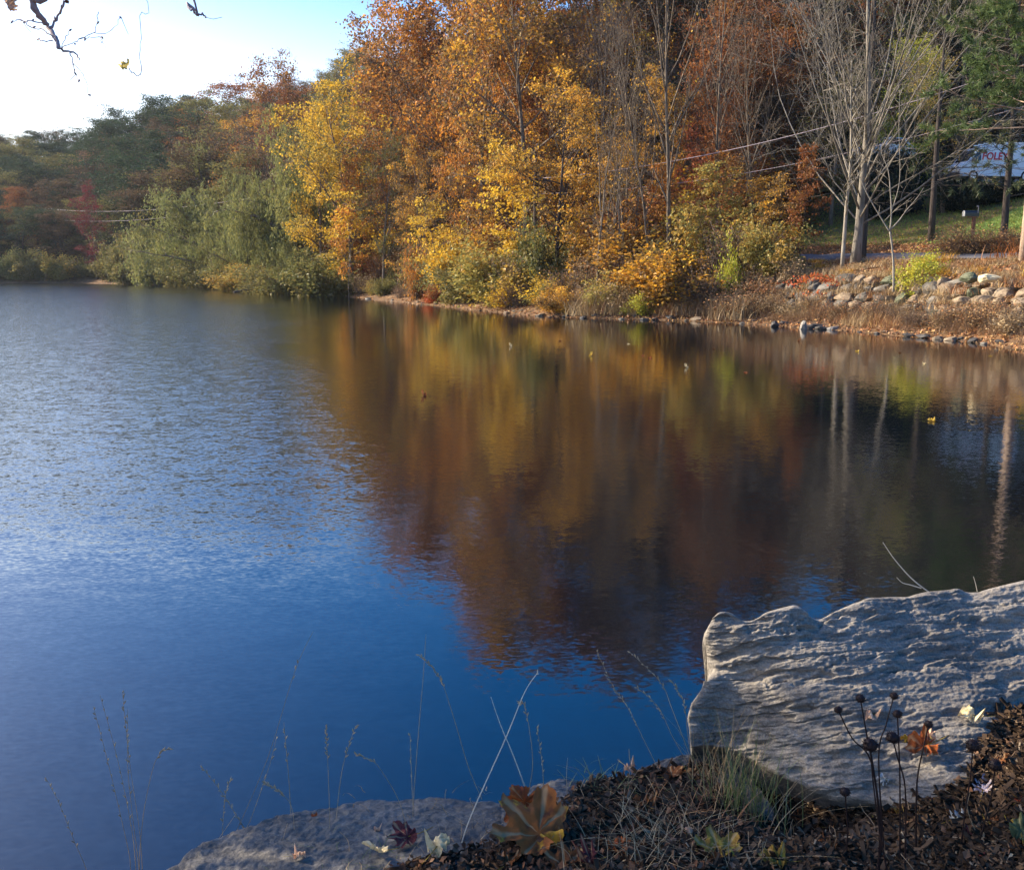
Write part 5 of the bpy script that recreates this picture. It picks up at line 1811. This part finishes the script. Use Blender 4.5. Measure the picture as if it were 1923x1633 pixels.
fallen(1012, 1592, 185, 'maple0', 'brownyellow', 'largest brown leaf propped up on the near soil, with a yellow patch', rz=.9, up=.30, lift=.0)
fallen(985, 1545, 105, 'maple3', 'russet', 'curled russet-brown leaf leaning on top of the largest brown leaf', rz=2.6, up=.7, lift=.01, stalk=False)
fallen(1062, 1630, 90, 'maple0', 'brown', 'dull brown leaf lying under the largest brown leaf', rz=1.2, tilt=(.3, .1))
fallen(710, 1612, 70, 'maple0', 'cream', 'cream maple leaf with dark veins at the lower edge of the dark ledge', rz=-.9, tilt=(.12, 0), lift=.022)
fallen(822, 1604, 84, 'oval1', 'cream', 'curled cream leaf right of the other cream maple leaf', rz=.9, tilt=(.15, .1), lift=.022)
fallen(765, 1582, 76, 'maple0', 'maroon', 'dark maroon leaf on the dark ledge above the cream leaves', rz=2.2, tilt=(.2, 0), lift=.015)
fallen(708, 1559, 26, 'oval1', 'peach', 'tiny pale leaf alone on the dark ledge', rz=.5)
fallen(1108, 1568, 18, 'oval0', 'yellow', 'tiny yellow leaf right of the largest brown leaf', rz=.5, lift=.015)
fallen(1352, 1612, 105, 'maple0', 'ochre', 'dull yellow maple leaf under the straw at the bottom edge', rz=.3, up=.15)
fallen(1462, 1625, 60, 'maple1', 'ochre', 'folded dull yellow leaf right of the dull yellow maple leaf', rz=1.4, up=.2)
fallen(1825, 1357, 66, 'oval1', 'cream', 'large cream leaf where the mulch meets the slab', rz=1.4, tilt=(.2, 0), lift=.02)
fallen(1638, 1350, 46, 'oval1', 'peach', 'peach-coloured curled leaf on the lower face of the slab', rz=2.1, lift=.012)
fallen(1745, 1396, 44, 'oval1', 'peach', 'pale pinkish curled leaf above the russet leaf at the mulch edge', rz=.4, lift=.02)
fallen(1738, 1420, 70, 'maple1', 'russet', 'russet-orange leaf at the mulch edge on the slab', rz=1.9, up=.4, lift=.01)
fallen(1700, 1393, 34, 'oval0', 'yellow', 'small bright yellow leaf on the slab beside the black seed heads', rz=.9, lift=.01)
fallen(1660, 1470, 34, 'oval2', 'grey', 'pale grey-green leaf at the foot of the black seed heads', rz=1.2, lift=.01)
fallen(1845, 1492, 62, 'oak0', 'lilac', 'lilac-grey lobed oak leaf on the dark mulch', rz=1.0, lift=.01)
fallen(1795, 1542, 44, 'oval2', 'grey', 'whitish crumpled leaf on the dark mulch below the lobed oak leaf', rz=.3, lift=.01)
fallen(1897, 1551, 28, 'oval1', 'yellow', 'small round yellow leaf at the right edge of the mulch', rz=.3, lift=.01)
fallen(1912, 1508, 24, 'oval0', 'red', 'small red leaf at the right edge of the mulch', rz=.3, lift=.01)
fallen(1915, 1585, 70, 'oval2', 'green', 'dull green leaf in the lower right corner', rz=1.3, tilt=(.5, .2), lift=.03)
fallen(1182, 1452, 48, 'oval1', 'peach', 'pinkish-tan curled leaf on the small rough rock', rz=.6, lift=.015)
fallen(1262, 1463, 58, 'maple0', 'brown', 'flat brown leaf on the small rough rock near the big slab', rz=1.6, lift=.012)
fallen(1215, 1520, 60, 'maple1', 'brown', 'brown leaf in the straw between the ledge and the big slab', rz=2.6, lift=.012)
fallen(1165, 1605, 62, 'maple3', 'russet', 'russet leaf in the straw right of the largest brown leaf', rz=.2, lift=.012)
fallen(1290, 1570, 40, 'oval1', 'peach', 'small orange-pink leaf left of the dull yellow maple leaf', rz=1.1, lift=.012)
fallen(1110, 1625, 55, 'maple2', 'maroon', 'dark reddish leaf at the bottom edge below the russet leaf', rz=3.0, lift=.012)
fallen(955, 1628, 60, 'maple3', 'brown', 'brown leaf at the bottom edge left of the largest brown leaf', rz=.7, lift=.012)
fallen(1560, 1560, 30, 'oval2', 'brown', 'small brown leaf in the mulch below the shadow of the slab', rz=.2, lift=.01)
fallen(1880, 1440, 40, 'maple3', 'brown', 'brown leaf on the mulch at the right below the cream leaf', rz=1.2, lift=.015)
fallen(590, 1538, 26, 'oval0', 'russet', 'small orange leaf at the rim of the dark ledge', rz=.2, lift=.01)
fallen(560, 1615, 40, 'oval1', 'peach', 'pink-brown curled leaf at the bottom left of the dark ledge', rz=1.2, lift=.015)
GL = 'small brown leaves scattered on the mulch'
rq = np.random.default_rng(91)
for i in range(46):
    px = rq.uniform(1120, 1920); py = rq.uniform(1500, 1632)
    if px > 1700: py = rq.uniform(1440, 1632)
    fallen(px, py, rq.uniform(14, 34), rq.choice(['oval0', 'oval1', 'oval2', 'maple2']), rq.choice(['brown', 'brown', 'maroon', 'ochre']), 'small brown scrap of leaf scattered on the dark mulch', rz=rq.uniform(0, 6), lift=.008, stalk=False, group=GL)

# leaves floating on the lake
for i, (px, py) in enumerate([(1207, 668), (1752, 790), (1290, 690), (1340, 655), (1220, 672), (1108, 668), (1180, 646), (1052, 640), (798, 742), (1860, 668), (1735, 683), (1500, 640), (1400, 700), (1610, 660), (960, 650), (1690, 662)]):
    p = atZ(px, py, .006)
    o = link_mesh('floating_leaf', LFM['maple%d' % (i % 3)][0], None, LM[('russet', 'yellow', 'cream', 'brown')[i % 4]])
    o.location = p; o.rotation_euler = (0, 0, i); o.scale = (.16, .16, .16)
    tag(o, 'small fallen leaf floating on the lake in front of the right bank', 'leaf', 'leaves floating on the lake')

# ------------------------------------------------------------------ grass stalks with seed heads
m_stalk = leafmat('dry_stalk', [(.42, .33, .20), (.32, .24, .14), (.52, .44, .30)], trans=.1)
m_stalk2 = leafmat('pale_stalk', [(.60, .56, .46), (.5, .46, .36)], trans=.1)
m_dkst = leafmat('dark_stem', [(.030, .018, .015), (.018, .011, .010)], trans=0)


def stalk(pp, Y, r=.0010, seeds=(.7, 1.0), ns=16, ssize=.010, mat=None, label='', name='grass_stalk', group='seeded grass stalks over the water'):
    P = [np.array(atY(a, b, Y)) for a, b in pp]
    if P[0][2] > 0 and pp[0][1] >= 1600:
        zb = down(P[0][0], P[0][1]) if P[0][0] > -1.0 else .5
        if P[0][2] > zb: P.insert(0, np.array([P[0][0], P[0][1], zb - .02]))
    base = P[0].copy()
    Q = catmull([tuple(q - base) for q in P], 6, closed=False)
    n = len(Q)
    root = empty(name, tuple(base), 0, label, 'grass', group)
    mb = MB(); mb.tube(Q, [r * (1 - .55 * i / (n - 1)) for i in range(n)], 5); mb.build('stem', mat or m_stalk, root)
    if ns:
        mb = MB(); rq_ = np.random.default_rng(int(pp[0][0]) % 997)
        for k in range(ns):
            f = seeds[0] + (seeds[1] - seeds[0]) * (k + rq_.uniform(0, .6)) / ns
            q, d = lerp_at(Q, min(.995, f))
            e = q + side_dir(rq_, d, R(32)) * ssize * rq_.uniform(.7, 1.3)
            mb.tube([q, (q + e) / 2, e], [ssize * .06, ssize * .19, ssize * .05], 5)
        mb.build('seed_head', mat or m_stalk, root)
    return root


ST = [
    ([(268, 1640), (262, 1560), (242, 1420), (230, 1298)], 2.5, (.72, 1), 16, 'grass stalk with an upright seed head, tallest of the tuft at the lower left'),
    ([(246, 1640), (240, 1590), (205, 1440), (175, 1325)], 2.5, (.6, 1), 14, 'grass stalk leaning left with beads of seed, leftmost of the lower left tuft'),
    ([(256, 1640), (248, 1560), (222, 1430), (188, 1305)], 2.52, (.5, 1), 12, 'grass stalk leaning left between the two others of the lower left tuft'),
    ([(262, 1640), (250, 1540), (240, 1440), (240, 1330)], 2.48, (.6, 1), 8, 'thin sparse grass stalk in the middle of the lower left tuft'),
    ([(165, 1645), (140, 1580), (112, 1510), (85, 1458)], 2.6, (.45, 1), 14, 'short seeded stalk leaning left near the left edge over the water'),
    ([(262, 1645), (268, 1540), (285, 1450), (300, 1415), (318, 1404)], 2.5, (.72, 1), 12, 'seeded stalk arching right out of the lower left tuft'),
    ([(395, 1650), (425, 1600), (500, 1430), (553, 1262), (588, 1185)], 2.45, (.78, .84), 3, 'very long thin stalk slanting right up over the blue water'),
    ([(470, 1570), (450, 1540), (415, 1485), (378, 1438)], 2.45, (.2, 1), 16, 'seeded stalk leaning left from the rim of the dark ledge'),
    ([(418, 1650), (418, 1560), (424, 1490), (434, 1462)], 2.4, (.55, 1), 12, 'short upright seeded stalk at the left end of the dark ledge'),
    ([(555, 1645), (553, 1570), (548, 1515), (525, 1485), (497, 1469)], 2.35, (.66, 1), 22, 'stalk with a dense seed head arching left above the dark ledge'),
    ([(548, 1560), (543, 1470), (537, 1400), (533, 1355)], 2.45, (.5, .9), 7, 'fine stalk standing on the dark ledge left of the middle'),
    ([(618, 1650), (619, 1540), (616, 1440), (612, 1362)], 2.35, (.72, 1), 14, 'upright stalk with a narrow yellowish seed head on the dark ledge'),
    ([(625, 1600), (640, 1460), (655, 1400), (668, 1362)], 2.4, (.5, 1), 10, 'fine stalk leaning right beside the narrow yellowish seed head'),
    ([(775, 1600), (752, 1510), (722, 1455), (700, 1428), (668, 1416)], 2.35, (.7, 1), 12, 'stalk arching left with a drooping pale seed head above the ledge'),
    ([(905, 1500), (880, 1440), (850, 1340), (825, 1270), (790, 1230)], 2.45, (.66, 1), 20, 'tall stalk with a beaded seed head curving left over the middle of the water'),
    ([(774, 1560), (778, 1480), (788, 1350), (795, 1270), (800, 1190)], 2.42, (.9, .95), 0, 'bare hair-thin stalk rising from the ledge left of the tall beaded one'),
    ([(775, 1510), (772, 1430), (770, 1375)], 2.4, (.3, 1), 6, 'short stub of stalk with few seeds in front of the water'),
    ([(990, 1500), (1000, 1440), (996, 1380), (985, 1325), (978, 1320)], 2.42, (.6, 1), 14, 'stalk with a nodding tan seed head right of the crossed pale stalks'),
    ([(1022, 1490), (1018, 1430), (1008, 1365)], 2.42, (.3, 1), 12, 'short tan seeded stalk beside the nodding one'),
    ([(1240, 1450), (1210, 1390), (1180, 1330), (1150, 1285), (1120, 1220)], 2.6, (.35, 1), 26, 'stalk with a long reddish seed head leaning left of the slab'),
    ([(1300, 1430), (1262, 1330), (1240, 1280), (1183, 1224)], 2.6, (.55, 1), 16, 'pale seeded stalk arching left close beside the slab'),
    ([(1290, 1430), (1262, 1380), (1235, 1325), (1195, 1290)], 2.58, (.5, 1), 14, 'lower pale seeded stalk arching left beside the slab'),
    ([(1300, 1430), (1292, 1380), (1284, 1320), (1262, 1278)], 2.5, (.55, 1), 18, 'stalk with a plump tan seed head touching the left edge of the slab'),
    ([(1066, 1500), (1064, 1460), (1066, 1422)], 2.45, (.5, 1), 0, 'short bare stalk on the small rough rock'),
    ([(430, 1640), (470, 1540), (505, 1440), (520, 1380)], 2.45, (.6, 1), 5, 'fine pale stalk slanting right from the left end of the ledge'),
    ([(365, 1650), (400, 1590), (445, 1525)], 2.35, (.9, 1), 0, 'pale bare stalk lying over the left end of the dark ledge'),
    ([(515, 1650), (525, 1600), (540, 1545)], 2.3, (.9, 1), 0, 'pale bare stalk on the dark ledge near the bottom edge'),
]
for pp, Y, sd_, ns, lab in ST:
    stalk(pp, Y, .0010, sd_, ns, .011, None, lab, group=None)
stalk([(862, 1600), (885, 1530), (950, 1385), (985, 1300), (1010, 1262)], 2.3, .0019, (.95, 1), 3, .010, m_stalk2, 'pale bright stalk slanting right, crossing another over the water', group=None)
stalk([(995, 1500), (965, 1420), (940, 1360), (922, 1308)], 2.4, .0017, (.9, 1), 0, .010, m_stalk2, 'pale bright stalk slanting left, crossing the longer one', group=None)


def tuft(px, py, n, h, spread, mat, label, lean=.5, wid=.004, seed=1):
    p, nn = hit(px, py)
    root = empty('grass_clump', tuple(p), 0, label, 'grass')
    rs_ = np.random.default_rng(seed)
    mb = MB(); mb.quads(blades(rs_, n, spread, h, wid, lean=lean, seg=6)); mb.build('blades', mat, root)


m_gg = leafmat('green_grass_blades', [(.12, .16, .05), (.18, .20, .07), (.26, .24, .10)], trans=.25, patch=4)
tuft(1402, 1520, 90, .26, .045, m_gg, 'grey-green grass clump in the dark gap beneath the slab', .45, .0035, 1)
tuft(1372, 1500, 46, .27, .05, L['tan'], 'straw-coloured grass clump left of the grey-green one', .4, .003, 2)
tuft(1440, 1530, 34, .16, .04, L['tan'], 'short dry grass clump right of the grey-green one', .9, .003, 3)
tuft(1135, 1480, 60, .08, .05, m_gg, 'small green grass tuft on the small rough rock', .9, .004, 4)
tuft(1195, 1500, 40, .07, .05, m_gg, 'small olive grass tuft right of the green one on the small rock', .9, .004, 5)
tuft(1250, 1600, 150, .11, .09, L['tan'], 'mat of tan dead grass right of the largest brown leaf', 1.3, .003, 6)
tuft(1300, 1540, 110, .10, .08, L['litter'], 'reddish dry grass between the largest brown leaf and the slab', 1.2, .003, 7)
tuft(900, 1600, 60, .07, .07, L['tan'], 'flattened pale grass left of the largest brown leaf', 1.4, .003, 8)
tuft(660, 1625, 60, .06, .07, m_gg, 'low grey-green grass at the bottom left of the cream leaves', 1.3, .003, 9)
tuft(1340, 1460, 30, .15, .03, L['tan'], 'thin dry grass growing at the left foot of the slab', .6, .003, 10)

# ------------------------------------------------------------------ black seed heads
def coneflower(pp, Y, r, label):
    P = [np.array(atY(a, b, Y)) for a, b in pp]
    base = P[0].copy(); zb = down(base[0], base[1])
    if base[2] > zb: P.insert(0, np.array([base[0], base[1], zb - .01])); base = P[0].copy()
    root = empty('dried_coneflower', tuple(base), 0, label, 'dried flower')
    Q = catmull([tuple(q - base) for q in P], 5, closed=False)
    mb = MB(); n = len(Q); mb.tube(Q, [.0021 * (1 - .35 * i / n) for i in range(n)], 6); mb.build('stem', m_dkst, root)
    c = Q[-1]; rr = r * 1.15 / F * Y
    mb = MB(); rq_ = np.random.default_rng(int(pp[0][0]))
    ring = []
    mb.tube([c + np.array([0, 0, rr * a]) for a in (-.75, -.5, -.1, .35, .7, .85)], [rr * b for b in (.35, .8, .95, .85, .5, .15)], 12)
    for k in range(150):
        d = nrmv(rq_.normal(0, 1, 3)); d[2] = d[2] * .85
        a = c + d * rr * .75; e = c + d * rr * rq_.uniform(1.05, 1.3)
        mb.tube([a, e], [rr * .09, rr * .02], 3)
    mb.build('seed_head', m_dkst, root)


coneflower([(1668, 1650), (1652, 1560), (1640, 1470), (1634, 1398)], 2.0, 13, 'largest black dried seed head, on a thick stem in front of the slab')
coneflower([(1700, 1600), (1700, 1480), (1685, 1420), (1676, 1384)], 2.05, 11, 'big black dried seed head just right of the largest one')
coneflower([(1652, 1560), (1636, 1430), (1600, 1385), (1574, 1332)], 2.02, 7, 'small black dried seed head on a stem bending left, leftmost over the slab')
coneflower([(1655, 1560), (1640, 1440), (1626, 1370), (1616, 1311)], 2.05, 8, 'black dried seed head standing highest above the largest one')
coneflower([(1690, 1600), (1690, 1470), (1688, 1400), (1685, 1340)], 2.08, 8, 'black dried seed head above the big one right of the largest')
coneflower([(1660, 1600), (1650, 1420), (1664, 1360), (1679, 1306)], 2.1, 7, 'thin black dried seed head at the very top of the bunch, leaning right')
coneflower([(1720, 1600), (1722, 1470), (1735, 1400), (1744, 1359)], 2.1, 7, 'black dried seed head standing apart to the right of the bunch')
coneflower([(1592, 1560), (1590, 1530), (1587, 1486)], 2.12, 9, 'low black dried seed head against the bottom rim of the slab')
coneflower([(1800, 1650), (1810, 1540), (1822, 1460), (1827, 1399)], 2.05, 12, 'big black dried seed head over the mulch below the large cream leaf')
coneflower([(1820, 1660), (1845, 1560), (1862, 1490), (1869, 1436)], 2.05, 12, 'black dried seed head nearest the right edge, over the mulch')
# twigs leaning from the top of the slab
for pp, r, lab in (([(1745, 1112), (1712, 1086), (1680, 1050), (1658, 1018)], .0022, 'pale twig reaching left from the top rim of the slab'),
                   ([(1730, 1104), (1710, 1098), (1695, 1094), (1684, 1084)], .0018, 'short pale side twig low at the top rim of the slab'),
                   ([(1835, 1110), (1832, 1096), (1828, 1082)], .0012, 'tiny twig tip at the top rim of the slab towards the right')):
    P = [np.array(atY(a, b, 2.9)) for a, b in pp]
    mb = MB(); Q = catmull([tuple(q) for q in P], 6, closed=False); mb.tube(Q, [r * (1 - .6 * i / len(Q)) for i in range(len(Q))], 5)
    tag(mb.build('twig', m_stalk2), lab, 'twig')

# unseen shrub, added left of the view so its shade falls on the soil
wood, q = gen_tree(601, H=4.7, r0=.06, nl=30, t0=.18, ang=(60, 20), ln=(.15, .10), subs=6, twigs=5, leaves=12, lsize=.085, lrad=(.10, .10, .12), miss=.08)
sx_, sy_ = -4.2, 3.95
cq = q.mean(1)
q = q[(cq[:, 0] + sx_ < -.60 * (cq[:, 1] + sy_))]
shade_shrub = empty('shrub', (sx_, sy_, .1), 0, 'unseen tall leafy shrub added left of the dark rock ledge to shade the near soil', 'bush')
wood.build('stems', BK, shade_shrub)
mb = MB(); mb.quads(q); mb.build('foliage', L['olive'], shade_shrub)

# ------------------------------------------------------------------ overhanging sycamore at the left
m_tw = noisemat('twig_bark', [(.3, (.20, .16, .165)), (.7, (.36, .30, .30))], scale=30, bump=.002)
wood, q = gen_tree(501, H=8.5, r0=.22, nl=16, t0=.22, ang=(70, 30), ln=(.36, .2), subs=6, twigs=5, leaves=9, lsize=.17, lrad=(.28, .28, .2), miss=.15)
tx, ty = -8.2, -.6
cq = q.mean(1)
wx, wy = cq[:, 0] + tx, cq[:, 1] + ty
q = q[(wx < -.66 * np.maximum(wy, 0) - .3)]
tree = empty('sycamore_tree', (tx, ty, tz(tx, ty)), 0, 'sycamore at the left edge whose bare twigs hang into the top left corner', 'tree')
wood.build('trunk', BKP, tree, smooth=True)
mb = MB(); mb.quads(q); mb.build('crown', L['gold'], tree)
TB = Vector(tree.location)
mb = MB(); YT = 3.2


def ov(pp, r0, r1, jit=.006, seed=0, pre=None):
    rq_ = np.random.default_rng(seed + 50)
    P = [np.array(atY(a, b, YT + rq_.normal(0, .03))) - np.array(TB) for a, b in pp]
    if pre: P = [np.array(c) - np.array(TB) for c in pre] + P
    Q = catmull([tuple(c) for c in P], 5, closed=False)
    Q = Q + rq_.normal(0, jit * .35, Q.shape)
    n = len(Q)
    mb.tube(Q, [(r0 + (r1 - r0) * i / (n - 1)) * rq_.uniform(.82, 1.25) for i in range(n)], 6)


z_ = TB.z
ov([(58, -60), (60, 0), (74, 30), (92, 53), (106, 75), (112, 92)], 0.01416, 0.00575, seed=1, pre=[(tx, ty, z_ + 3.2), (-5.2, 3.4, z_ + 4.4), (-3.2, 3.3, 4.6), (-2.0, 3.2, 4.1)])
ov([(92, 53), (104, 38), (114, 18), (124, -5), (135, -60)], 0.00398, 0.0031, seed=2)
ov([(88, 46), (60, 40), (40, 38), (24, 40)], 0.00195, 0.00124, seed=3)
ov([(103, 74), (85, 58), (62, 52), (40, 38)], 0.00212, 0.00124, seed=4)
ov([(98, 78), (85, 78), (70, 76)], 0.00177, 0.00124, seed=5)
ov([(112, 92), (125, 97), (140, 100), (149, 112)], 0.00354, 0.00159, seed=6)
ov([(116, 90), (135, 82), (160, 71), (190, 70)], 0.00142, 0.00106, seed=7)
ov([(178, 62), (182, 45), (184, 22)], 0.00114, 0.00088, seed=8)
ov([(150, 74), (178, 64), (205, 60), (228, 34)], 0.00124, 0.00088, seed=9)
ov([(112, 92), (120, 78), (130, 58)], 0.00124, 0.00088, seed=10)
ov([(132, 98), (137, 120), (143, 140), (147, 154)], 0.00159, 0.00114, seed=11)
ov([(137, 120), (150, 132), (160, 150), (166, 178)], 0.00106, 0.00088, seed=12)
ov([(185, 70), (195, 84), (205, 106)], 0.0008, 0.00071, seed=13)
ov([(345, -40), (350, 6), (360, 20), (370, 28), (380, 28), (387, 33)], 0.00487, 0.00221, seed=14, pre=[(-2.0, 3.2, 4.1), (-1.5, 3.25, 4.3)])
ov([(368, 26), (374, 30)], 0.00442, 0.00265, seed=15)
ov([(258, -40), (262, 30), (264, 95), (262, 140), (250, 137), (243, 130)], 0.00053, 0.00159, seed=16, pre=[(-2.0, 3.2, 4.1), (-1.6, 3.25, 4.2)])
# buds and spur twigs along the finer branches
rq_ = np.random.default_rng(88)
for pa in [(24, 40), (45, 44), (62, 52), (70, 76), (104, 38), (118, 10), (140, 82), (160, 71), (190, 69), (182, 45), (228, 34), (147, 154), (166, 178), (143, 140), (130, 58), (112, 92), (387, 33), (60, 40)]:
    c = np.array(atY(pa[0], pa[1], YT)) - np.array(TB)
    d = nrmv(rq_.normal(0, 1, 3)) 
    mb.tube([c, c + d * .005, c + d * .011], [.0022, .0034, .0010], 5)
    if rq_.random() < .5:
        e = c + nrmv(rq_.normal(0, 1, 3)) * .05; mb.tube([c, (c + e) / 2 + rq_.normal(0, .004, 3), e], [.0012, .001, .0008], 4)
mb.build('branch', m_tw, tree, smooth=True)
LM['hang'] = leafblade_mat('hanging_leaf', [(.60, .48, .12), (.66, .55, .18), (.5, .36, .1)], trans=.5)


def hang(px, py, wpx, shape, mat, rot):
    p = atY(px, py, YT)
    s = wpx / F * YT
    o = link_mesh('leaf', LFM[shape][0], tree, LM[mat])
    o.location = p - TB; o.rotation_euler = rot; o.scale = (s, s, s)


hang(236, 126, 34, 'maple3', 'hang', (1.2, .2, -.4))
hang(18, 8, 50, 'maple1', 'peach', (1.3, .3, 2.4))
hang(126, 4, 16, 'oval1', 'brown', (1.3, 0, .3))

# ------------------------------------------------------------------ air
m, t, out = newmat('haze_air')
v = N(t, 'ShaderNodeVolumePrincipled')
v.inputs['Color'].default_value = (.80, .88, 1.0, 1)
v.inputs['Density'].default_value = .00010
v.inputs['Anisotropy'].default_value = .35
t.links.new(v.outputs[0], out.inputs['Volume'])
mb = MB()
mb.box((-30, 235, 30), (900, 780, 66))
tag(mb.build('haze', m), kind='stuff')
